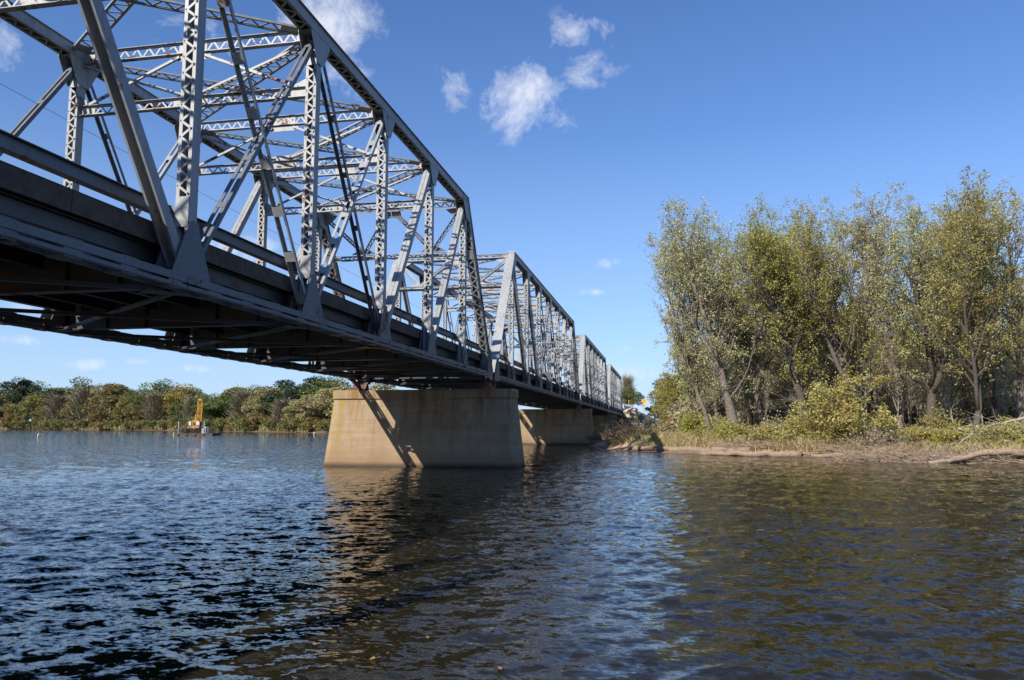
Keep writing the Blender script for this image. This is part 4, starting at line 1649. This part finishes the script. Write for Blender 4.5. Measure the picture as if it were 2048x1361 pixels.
# low shrubs
BK = []
for i in range(3):
    rng = np.random.RandomState(500 + i)
    mb = MB()
    C = []
    for k in range(14):
        c = np.array([rng.randn() * 1.6, rng.randn() * 1.2, .5 + rng.rand() * 1.5])
        mb.tube([(c[0] * .3, c[1] * .3, -.2), tuple(c)], [.06, .02], 3, cap=False)
        p = rng.randn(260, 3)
        p /= np.linalg.norm(p, axis=1)[:, None]
        C.append(c + p * (.15 + .75 * rng.rand(260))[:, None] * [1.1, 1.1, .9])
    V, Q = leaf_quads(np.concatenate(C), .24, rng, .2, .7)
    BK.append(TreeKind('shore_shrub', mb, V, Q, TWIG, F_OLIVE))

for i, (px, fw, n_, wx, h) in enumerate([(1500, 58.6, 130, 1.8, .5), (1560, 57.2, 150, 2.0, .55), (1720, 53.0, 200, 2.4, .75), (1760, 51.0, 190, 2.2, .7), (1880, 47.6, 170, 2.2, .55), (1945, 46.6, 150, 2.0, .5)]):
    brush('twig_raft', px, fw, wx, .9, h, n_, 1.7, DRIFT, 60 + i, ['thin twigs washed up along the beach right of the fallen logs', 'twigs washed up left of the sprawling yellowish bush', 'twig tangle touching the right foot of the big yellow bush', 'twig tangle in front of the dark bent branch',
          'loose sticks at the left tip of the long pale log', 'sticks heaped against the middle of the long pale log'][i])
# ---- boulders, signs, marker post at the bridge end
def boulder(x, y, r, seed, label, sq=(1, 1, .75)):
    rng = np.random.RandomState(seed)
    nu, nv = 10, 7
    mb = MB()
    k1, k2, k3 = rng.randn(3), rng.randn(3), rng.randn(3)
    for j in range(nv + 1):
        ph = math.pi * j / nv
        for i in range(nu):
            th = 2 * math.pi * i / nu
            d = np.array([math.sin(ph) * math.cos(th), math.sin(ph) * math.sin(th), math.cos(ph)])
            q = 1 + .16 * math.sin(d @ k1 * 2.3) + .12 * math.sin(d @ k2 * 3.1 + 1) + .08 * math.sin(d @ k3 * 5)
            d2 = np.sign(d) * np.abs(d) ** .8
            mb.v.append(tuple(d2 * q * r * np.array(sq)))
    for j in range(nv):
        for i in range(nu):
            c = (i + 1) % nu
            mb.f.append((j * nu + i, (j + 1) * nu + i, (j + 1) * nu + c, j * nu + c))
            mb.mi.append(0)
    o = mb.build('boulder', ROCK)
    z = float(ground_z(np.array([x]), np.array([y]))[0])
    o.location = (x, y, z + r * .2)
    o.rotation_euler = (rng.randn() * .2, rng.randn() * .2, rng.rand() * 6)
    tag(o, label, 'boulder', 'boulders at the end of the bridge')


BO = [(1263, 178, 1.75, 'biggest pale boulder, right beside the end of the bridge'), (1262, 172, 1.0, 'tan boulder directly below the biggest boulder'),
      (1272, 172, 1.05, 'rounded tan boulder right of and below the biggest boulder'), (1276, 169, .7, 'small boulder lowest on the slope right of the heap'),
      (1266, 167, .8, 'squat boulder at the foot of the heap nearest the bridge'), (1283, 175, .75, 'small boulder highest on the right of the heap')]
for i, (px, fw, r, lab) in enumerate(BO):
    x, y = gp(px, fw)
    boulder(x, y, r, 300 + i, lab)

rs = np.random.RandomState(55)
for i in range(34):
    px = 1390 + i * 20.5 + rs.randn() * 8
    fw = 84 + rs.rand() * 20
    x, y = gp(px, fw)
    BK[i % 3].place(x, y, 1.0 + .9 * rs.rand(), rs.rand() * 6, 'shaded shrub in the dim thicket behind the trunks of the right bank', 'thicket shrubs in the right-hand wood', leafm=[L_DRY, F_PALE, L_DRY, F_GREY][i % 4], cat='shrub')
rs = np.random.RandomState(58)
for i in range(44):
    px = 1400 + i * 16 + rs.randn() * 6
    fw = 66 - (px - 1400) * .030 + 1.0 + rs.rand() * 5
    x, y = gp(px, fw)
    if shore_dist(np.array([x]), np.array([y]))[0] < 1.8:
        continue
    BK[i % 3].place(x, y, .28 + .34 * rs.rand(), rs.rand() * 6, 'low ragged weed clump growing through the grass of the right bank', 'weed clumps in the right bank grass', leafm=[L_GREEN, L_GOLD, DRYM, L_SILVER, F_GREY][i % 5], cat='weeds', name='weed_clump')
x, y = gp(1288, 176)
zs_ = float(ground_z(np.array([x]), np.array([y]))[0])
zc = EYE + (848 - 804) / FPX * 176
sg = empty('road_sign', (x, y, zs_))
mb = MB()
mb.box(-.035, .035, -.03, .03, -.3, zc - zs_ + .2)
mb.build('post', GALV, sg)
mb = MB()
r = .66
h0 = zc - zs_
ch = .1
mb.prism([(0 + ch, -.05, h0 + r - ch), (r - ch, -.05, h0 + ch), (r - ch, -.05, h0 - ch), (ch, -.05, h0 - r + ch), (-ch, -.05, h0 - r + ch), (-r + ch, -.05, h0 - ch), (-r + ch, -.05, h0 + ch), (-ch, -.05, h0 + r - ch)], (0, 1, 0), .012)
mb.build('diamond_panel', SIGNY, sg)
mb = MB()
mb.box(-.27, .27, -.055, -.043, h0 - 1.22, h0 - .7)
mb.build('lower_plate', SIGNY, sg)
tag(sg, 'yellow diamond road sign with a small yellow plate below it, past the bridge end', 'road sign')
x, y = gp(1258, 181)
zs_ = float(ground_z(np.array([x]), np.array([y]))[0])
mk = empty('marker_post', (x, y, zs_))
mb = MB()
mb.box(-.06, .06, -.05, .05, -.3, 2.0)
mb.build('post', YEL, mk)
mb = MB()
mb.box(-.075, .075, -.065, -.053, 1.0, 1.9)
mb.build('marker_plate', SIGNY, mk)
tag(mk, 'upright yellow marker post on the grass crest at the bridge end', 'marker post')
gr = empty('guard_rail', (BX + 4.2, BEND + 2, 5.8))
mb = MB()
mb.box(-.03, .03, 0, 26, .45, .75)
mb.build('rail_beam', GALV, gr)
for k in range(7):
    mb = MB()
    mb.box(.03, .18, k * 4 + .1, k * 4 + .25, -.4, .74)
    mb.build('post', BARK, gr)
tag(gr, 'low grey guard rail on the road verge just past the last span', 'guard rail')

# ------------------------------------------------------------------ the far shore
FK = {}
for i in range(4):
    mb, V, Q = clump_tree(400 + i, 17, 11 + (i % 2) * 2, 'round' if i % 2 else 'tall', 9000, .40)
    FK['r%d' % i] = TreeKind('broadleaf_tree', mb, V, Q, BARK, F_GREEN)
for i in range(2):
    mb, V, Q = clump_tree(410 + i, 22, 13 - 2 * i, 'tall', 11000, .4)
    FK['p%d' % i] = TreeKind('pine_tree', mb, V, Q, BARKD, F_PINE)
for i in range(2):
    mb, V, Q = bare_crown(420 + i, 15, 10, 1500)
    FK['b%d' % i] = TreeKind('bare_tree', mb, V, Q, TWIG, F_GREY)
CN = {'g': (F_GREEN, 'mid green'), 'o': (F_OLIVE, 'olive green'), 'r': (F_RUST, 'russet'), 'y': (F_GOLD, 'golden'), 'w': (F_PALE, 'pale willow-green'), 'p': (F_PINE, 'dark green'), 'b': (F_GREY, 'grey-brown leafless')}


def shore_fw(px):
    """forward distance of the far shoreline in photo column px"""
    best = 400.0
    for fw in np.arange(120, 700, 2.0):
        x, y = gp(px, fw)
        if shore_dist(np.array([x]), np.array([y]))[0] > 0:
            return fw
    return best


# (px, metres behind the waterline, top y, kind, colour, width factor)
FAR = [
    (-40, 20, 775, 'r0', 'g', 1.1), (8, 40, 748, 'p0', 'p', 1.1), (42, 45, 750, 'p1', 'p', 1.0), (78, 42, 756, 'p0', 'p', 1.0), (108, 32, 772, 'p1', 'p', .8),
    (55, 16, 785, 'r1', 'o', 1.3), (15, 13, 800, 'r2', 'r', 1.0), (118, 14, 785, 'b0', 'b', 1.4), (150, 18, 785, 'r3', 'r', .9), (172, 20, 770, 'b1', 'b', 1.4),
    (220, 15, 758, 'r0', 'o', 1.35), (245, 12, 790, 'r1', 'o', .8), (262, 30, 772, 'r2', 'g', 1.1), (292, 26, 768, 'r3', 'g', 1.1), (315, 12, 780, 'b0', 'b', 1.5),
    (335, 34, 772, 'p1', 'p', .8), (368, 26, 766, 'r1', 'y', 1.1), (352, 9, 800, 'r0', 'g', .9), (395, 34, 770, 'r2', 'g', 1.0), (383, 12, 788, 'b1', 'b', 1.0),
    (432, 12, 780, 'r3', 'g', 1.5), (462, 28, 772, 'r0', 'o', 1.0), (490, 10, 776, 'b0', 'b', 1.4), (515, 9, 792, 'r1', 'w', 1.1), (505, 30, 764, 'r2', 'g', 1.2),
    (545, 24, 758, 'r3', 'o', 1.2), (585, 24, 743, 'p0', 'p', 1.5), (628, 30, 746, 'p1', 'p', 1.2), (565, 7, 795, 'b1', 'b', 1.3), (600, 8, 790, 'r0', 'w', 1.1),
    (640, 9, 772, 'r2', 'w', 1.5), (665, 16, 762, 'r3', 'w', 1.4), (655, 30, 750, 'r1', 'g', 1.1), (700, 12, 770, 'r0', 'w', 1.3), (745, 12, 772, 'r1', 'w', 1.3), (690, 30, 752, 'r2', 'g', 1.2),
    (790, 12, 780, 'r2', 'o', 1.2), (530, 14, 800, 'r1', 'g', 1.0), (195, 10, 805, 'r2', 'r', .9), (85, 10, 806, 'r0', 'o', 1.0), (268, 9, 806, 'r1', 'r', .9), (410, 8, 802, 'b0', 'b', .9)]
order = {}
for i, (px, dd, ty, kk, cc, wf) in enumerate(FAR):
    fw = shore_fw(px) + dd
    x, y = gp(px, fw)
    lm, cn = CN[cc]
    zg = float(ground_z(np.array([x]), np.array([y]))[0])
    H = ztop(ty, fw) - zg
    base = {'r': 17.0, 'p': 22.0, 'b': 15.0}[kk[0]]
    sc = H / base * 1.02
    n_ = sum(1 for q in FAR if q[4] == cc and q[3][0] == kk[0] and q[0] < px) + 1
    ordn = ['first', 'second', 'third', 'fourth', 'fifth', 'sixth', 'seventh', 'eighth', 'ninth', 'tenth', 'eleventh', 'twelfth', 'thirteenth', 'fourteenth'][n_ - 1]
    kind = {'r': 'broadleaf tree', 'p': 'pine', 'b': 'tree'}[kk[0]]
    e = FK[kk].place(x, y, sc, i * 1.9, '%s %s on the far shore, %s of its kind from the left' % (cn, kind, ordn), 'trees on the far shore', leafm=lm)
    e.scale = (sc * wf * 1.3, sc * wf * 1.3, sc)
rs = np.random.RandomState(123)
for i in range(40):
    px = -60 + i * 22 + rs.randn() * 6
    fw = shore_fw(px) + 45 + rs.rand() * 25
    x, y = gp(px, fw)
    zg = float(ground_z(np.array([x]), np.array([y]))[0])
    cc = 'gobgogbgow'[i % 10]
    sc = (ztop(772 + rs.randn() * 10, fw) - zg) / 17.0
    e = FK['r%d' % (i % 4)].place(x, y, sc, i * 2.1, 'autumn tree of the back row, mostly hidden by the front trees of the far shore', 'back row of trees on the far shore', leafm=CN[cc][0])
    e.scale = (sc * 1.5, sc * 1.5, sc)
for i in range(26):
    px = 1395 + i * 27 + rs.randn() * 8
    fw = 104 + rs.rand() * 30
    x, y = gp(px, fw)
    zg = float(ground_z(np.array([x]), np.array([y]))[0])
    sc = (ztop(690 - 50 * rs.rand(), fw) - zg) / 17.0
    e = FK['r%d' % (i % 4)].place(x, y, sc, i * 2.1, 'shadowy tree deep in the right-hand wood, glimpsed between the trunks', 'deep row of the right-hand wood', leafm=[F_OLIVE, F_GREEN, F_PALE, F_GOLD][i % 4])
    e.scale = (sc * 1.25, sc * 1.25, sc)
# the tree mass beyond the bridge end
for i, (px, fw, ty, kk, cc, wf, lab) in enumerate([
        (1265, 230, 772, 'r1', 'g', 1.25, 'dark round tree directly behind the far end of the bridge'),
        (1256, 250, 746, 'b1', 'b', .9, 'tall half-bare tree rising above the far end of the bridge'),
        (1225, 240, 780, 'r3', 'g', 1.1, 'dark tree hidden behind the last truss span'),
        (1309, 235, 800, 'r2', 'o', 1.3, 'low olive tree down the road, right behind the yellow diamond sign'),
        (1328, 190, 775, 'r0', 'g', .9, 'green tree of the roadside row farther along the verge'),
        (1335, 330, 822, 'r0', 'o', 2.2, 'low distant olive trees seen under the yellow sign'),
        (1334, 150, 776, 'r2', 'o', .9, 'olive tree on the verge right of the yellow diamond sign'),
        (1356, 138, 737, 'r1', 'o', 1.15, 'rounded olive-brown tree between the sign and the riverside trees'),
        (1385, 128, 722, 'r3', 'o', 1.3, 'leafy olive tree just left of the leaning riverside trunks')]):
    x, y = gp(px, fw)
    zg = float(ground_z(np.array([x]), np.array([y]))[0])
    sc = (ztop(ty, fw) - zg) / {'r': 17.0, 'b': 15.0}[kk[0]]
    e = FK[kk].place(x, y, sc, i * 1.3, lab, 'trees past the bridge end', leafm=CN[cc][0])
    e.scale = (sc * wf, sc * wf, sc)

# shrubs and dry grass along the far waterline
rs = np.random.RandomState(99)
for i in range(46):
    px = -20 + i * 15.5 + rs.randn() * 5
    fw = shore_fw(px) + 4.5 + rs.rand() * 4
    x, y = gp(px, fw)
    e = BK[i % 3].place(x, y, .75 + .95 * rs.rand(), rs.rand() * 6, 'low green shrub in the unbroken hedge of shrubs along the far waterline', 'shrubs along the far waterline', leafm=[F_OLIVE, F_GREEN, F_GREEN, F_RUST][i % 4], cat='shrub')


def far_grass(n, seed):
    rng = np.random.RandomState(seed)
    seg = SH[11:18]
    ln = np.linalg.norm(np.diff(seg, axis=0), axis=1)
    ln[-1] *= .35
    k = rng.choice(len(ln), n, p=ln / ln.sum())
    t = rng.rand(n)
    t[k == len(ln) - 1] *= .35
    P = seg[k] + (seg[k + 1] - seg[k]) * t[:, None]
    nrm = np.stack([seg[k + 1, 1] - seg[k, 1], -(seg[k + 1, 0] - seg[k, 0])], 1)
    nrm /= np.linalg.norm(nrm, axis=1)[:, None]
    off = 1.6 + rng.rand(n) * 5
    A = P + nrm * off[:, None]
    s = shore_dist(A[:, 0], A[:, 1])
    A = np.where((s < 0)[:, None], P - nrm * off[:, None], A)
    X, Y = A[:, 0], A[:, 1]
    Z = ground_z(X, Y) - .05
    h = .7 + .9 * rng.rand(n)
    a = rng.rand(n) * 6.28
    w = .16
    B = np.stack([X, Y, Z], 1)
    S_ = np.stack([np.cos(a) * w, np.sin(a) * w, 0 * a], 1)
    T = B + np.stack([rng.randn(n) * .3, rng.randn(n) * .3, h], 1)
    V = np.stack([B + S_, B - S_, T - S_ * .3, T + S_ * .3], 1).reshape(-1, 3)
    return V, np.arange(4 * n).reshape(-1, 4)


V, Q = far_grass(16000, 41)
tag(link('shore_grass', np_mesh('shore_grass', V, Q, DRYM)), 'dry tan grass fringing the far shore', 'grass', kind='stuff')

# ------------------------------------------------------------------ drilling barge and buoys
bxp, byp = gp(396, 163)
bg_ = empty('drill_barge', (bxp, byp, 0), YAW)
bg_.scale = (1.08, 1.08, 1.05)
mb = MB()
mb.box(-3.6, 3.6, -2.2, 2.2, -.3, .32)
mb.box(-3.75, 3.75, -2.3, 2.3, .32, .42)
for x in (-3.2, -1.6, 0, 1.6, 3.2):
    mb.tube([(x, -2.32, .12), (x + .5, -2.32, .12)], .16, 8)
mb.build('hull', HULL, bg_)
mb = MB()
for x in np.linspace(-3.5, 3.5, 9):
    for y in (-2.2, 2.2):
        mb.tube([(x, y, .42), (x, y, 1.35)], .03, 4)
for y in (-2.2, 2.2):
    for z in (.88, 1.35):
        mb.tube([(-3.5, y, z), (3.5, y, z)], .025, 4)
for x in (-3.5, 3.5):
    for z in (.88, 1.35):
        mb.tube([(x, -2.2, z), (x, 2.2, z)], .025, 4)
mb.build('railing', BLACK, bg_)
for x in (-2.9, 1.95):
    mb = MB()
    mb.tube([(x, -1.9, -1.0), (x, -1.9, 2.75)], .11, 8)
    mb.build('spud_pole', GALV, bg_)
mb = MB()
mb.box(-1.75, .55, -.9, .9, 1.35, 1.75)
mb.prism([(-1.3, 0, 1.75), (.5, 0, 1.75), (.35, 0, 2.95), (-.9, 0, 3.0), (-1.3, 0, 2.6)], (0, 1, 0), 1.3)
mb.build('rig_body', ORG, bg_)
mb = MB()
mb.tube([(-1.28, -.75, 2.3), (-1.28, -.68, 2.3)], .25, 10)
mb.box(-1.5, -1.05, -.78, -.67, 1.95, 2.75)
mb.box(-.1, .55, -.8, -.67, 2.05, 2.7)
mb.build('engine_panel', WHITE, bg_)
mb = MB()
mb.box(-.75, -.15, -.74, -.66, 2.05, 2.5)
for x in (-1.5, -.9, -.3, .3):
    mb.tube([(x, -.7, .42), (x + .1, -.6, 1.4)], .07, 5)
    mb.tube([(x, .7, .42), (x, .6, 1.4)], .07, 5)
mb.box(.75, 1.6, -.5, .9, .42, 2.1)
mb.box(-2.4, -1.8, -.6, .8, .42, 1.3)
for k in range(7):
    mb.tube([(-2.6 + k * .55, -1.6, .45), (-2.2 + k * .5, -1.2, .8 + .3 * (k % 3)), (-1.6 + k * .4, -.8, 1.6)], .05, 4)
mb.build('engine', BLACK, bg_)
mast = MB()
for x in (-.42, .42):
    for y in (-.2, .2):
        mast.tube([(x, y, 1.75), (x, y, 6.4), (x * .55, y, 7.0)], .06, 5)
lv = np.linspace(3.4, 6.3, 6)
for a, b in zip(lv[:-1], lv[1:]):
    for y in (-.2, .2):
        if a > 4.4 or a < 3.7:
            mast.tube([(-.42, y, a), (.42, y, b)], .035, 4)
            mast.tube([(.42, y, a), (-.42, y, b)], .035, 4)
        mast.tube([(-.42, y, a), (.42, y, a)], .045, 4)
mast.box(-.3, .3, -.25, .25, 6.9, 7.15)
mast.tube([(-.75, 0, 2.6), (-.75, 0, 4.15)], .13, 6)
mast.tube([(.28, .05, 1.9), (.28, .05, 4.4)], .1, 6)
mo = mast.build('drill_mast', YEL, bg_)
mo.location = (.25, 0, 0)
mb = MB()
mb.tube([(2.2, -1.2, .42), (2.2, -1.2, 1.7)], .42, 12)
mb.tube([(1.65, -1.5, .42), (1.65, -1.5, 1.35)], .3, 10)
mb.build('water_tank', WHITE, bg_)
mb = MB()
mb.tube([(-3.42, -2.1, 1.5), (-3.2, -2.1, 1.9)], .16, 8)
mb.build('warning_lamp', ORG, bg_)
tag(bg_, 'small drilling barge with a yellow lattice mast moored near the far shore', 'barge')

for i, (px, py, lab) in enumerate([(77, 872, 'small white buoy on open water far left'), (348, 869.5, 'white buoy floating just left of the drilling barge'), (628, 868.5, 'tiny white buoy on the water left of the front pier')]):
    fw = EYE * FPX / (py - 848)
    x, y = gp(px, fw)
    mb = MB()
    mb.tube([(0, 0, -.1), (.02, 0, 0), (.06, 0, .2), (.16, 0, .42), (.2, 0, .5)], [.1, .15, .15, .12, .05], 10)
    mb.tube([(.19, 0, .46), (.24, 0, .62)], .025, 5)
    o = mb.build('buoy', WHITE, smooth=True)
    o.location = (x, y, 0)
    tag(o, lab, 'buoy', 'white buoys on the river')

# overhead wire beyond the bridge
mb = MB()
pts = []
for i in range(41):
    t = i / 40
    yy = -20 + 215 * t
    pts.append((-22.0, yy, 15.5 - 10.5 * t * (1 - t) * .9 - 4.0 * t * .15))
mb.tube(pts, .008, 5)
tag(mb.build('overhead_wire', BLACK), 'thin dark overhead wire sagging across the sky behind the nearest span', 'wire')

# a few leaves drifting on the near water
LEAF1 = mat_simple('wet_fallen_leaf', (.2, .11, .045), .5, .3, 8, bmp=0)
rs = np.random.RandomState(8)
for i, (px, py) in enumerate([(738, 1349), (1000, 1318), (752, 1302), (764, 1301), (783, 1293), (985, 1249), (860, 1262), (905, 1215), (640, 1276), (1838, 1203)]):
    fw = EYE * FPX / (py - 848)
    x, y = gp(px, fw)
    mb = MB()
    n = 9
    for k in range(n):
        a = 2 * math.pi * k / n
        rr = (.035 if k % 2 else .05)
        mb.v.append((math.cos(a) * rr * .8, math.sin(a) * rr * .5, .006 * math.sin(a * 2)))
    mb.v.append((0, 0, .012))
    for k in range(n):
        mb.f.append((k, (k + 1) % n, n))
        mb.mi.append(0)
    o = mb.build('floating_leaf', LEAF1)
    zw = float(waves(np.array([[x]]), np.array([[y]]))[0, 0])
    o.location = (x, y, zw + .02)
    o.rotation_euler = (rs.randn() * .15, rs.randn() * .15, rs.rand() * 6)
    tag(o, 'brown fallen leaf floating on the near water', 'leaf', 'fallen leaves on the near water')

# unseen wood added behind the camera, darkens shaded faces by blocking low sky
rs = np.random.RandomState(321)
VV = []
n_quads = 0
src = [FK['r%d' % i].cm for i in range(4)]
arr = []
for me in src:
    a = np.empty(len(me.vertices) * 3, np.float32)
    me.vertices.foreach_get('co', a)
    arr.append(a.reshape(-1, 3))
for i in range(46):
    side = -1 if i % 2 else 1
    x = BX + side * (9 + 75 * rs.rand() ** 1.1)
    y = -12 - 20 * rs.rand()
    a = rs.rand() * 6.28
    c, s_ = math.cos(a), math.sin(a)
    A = arr[i % 4] * (.62 + .2 * rs.rand())
    VV.append(np.stack([A[:, 0] * c - A[:, 1] * s_ + x, A[:, 0] * s_ + A[:, 1] * c + y, A[:, 2] + .5], 1))
VV = np.concatenate(VV)
tag(link('added_sky_block_wood', np_mesh('added_sky_block_wood', VV, np.arange(len(VV)).reshape(-1, 4), F_GREEN)), 'added unseen wood behind the viewer, blocking low sky light', 'wood', kind='stuff')
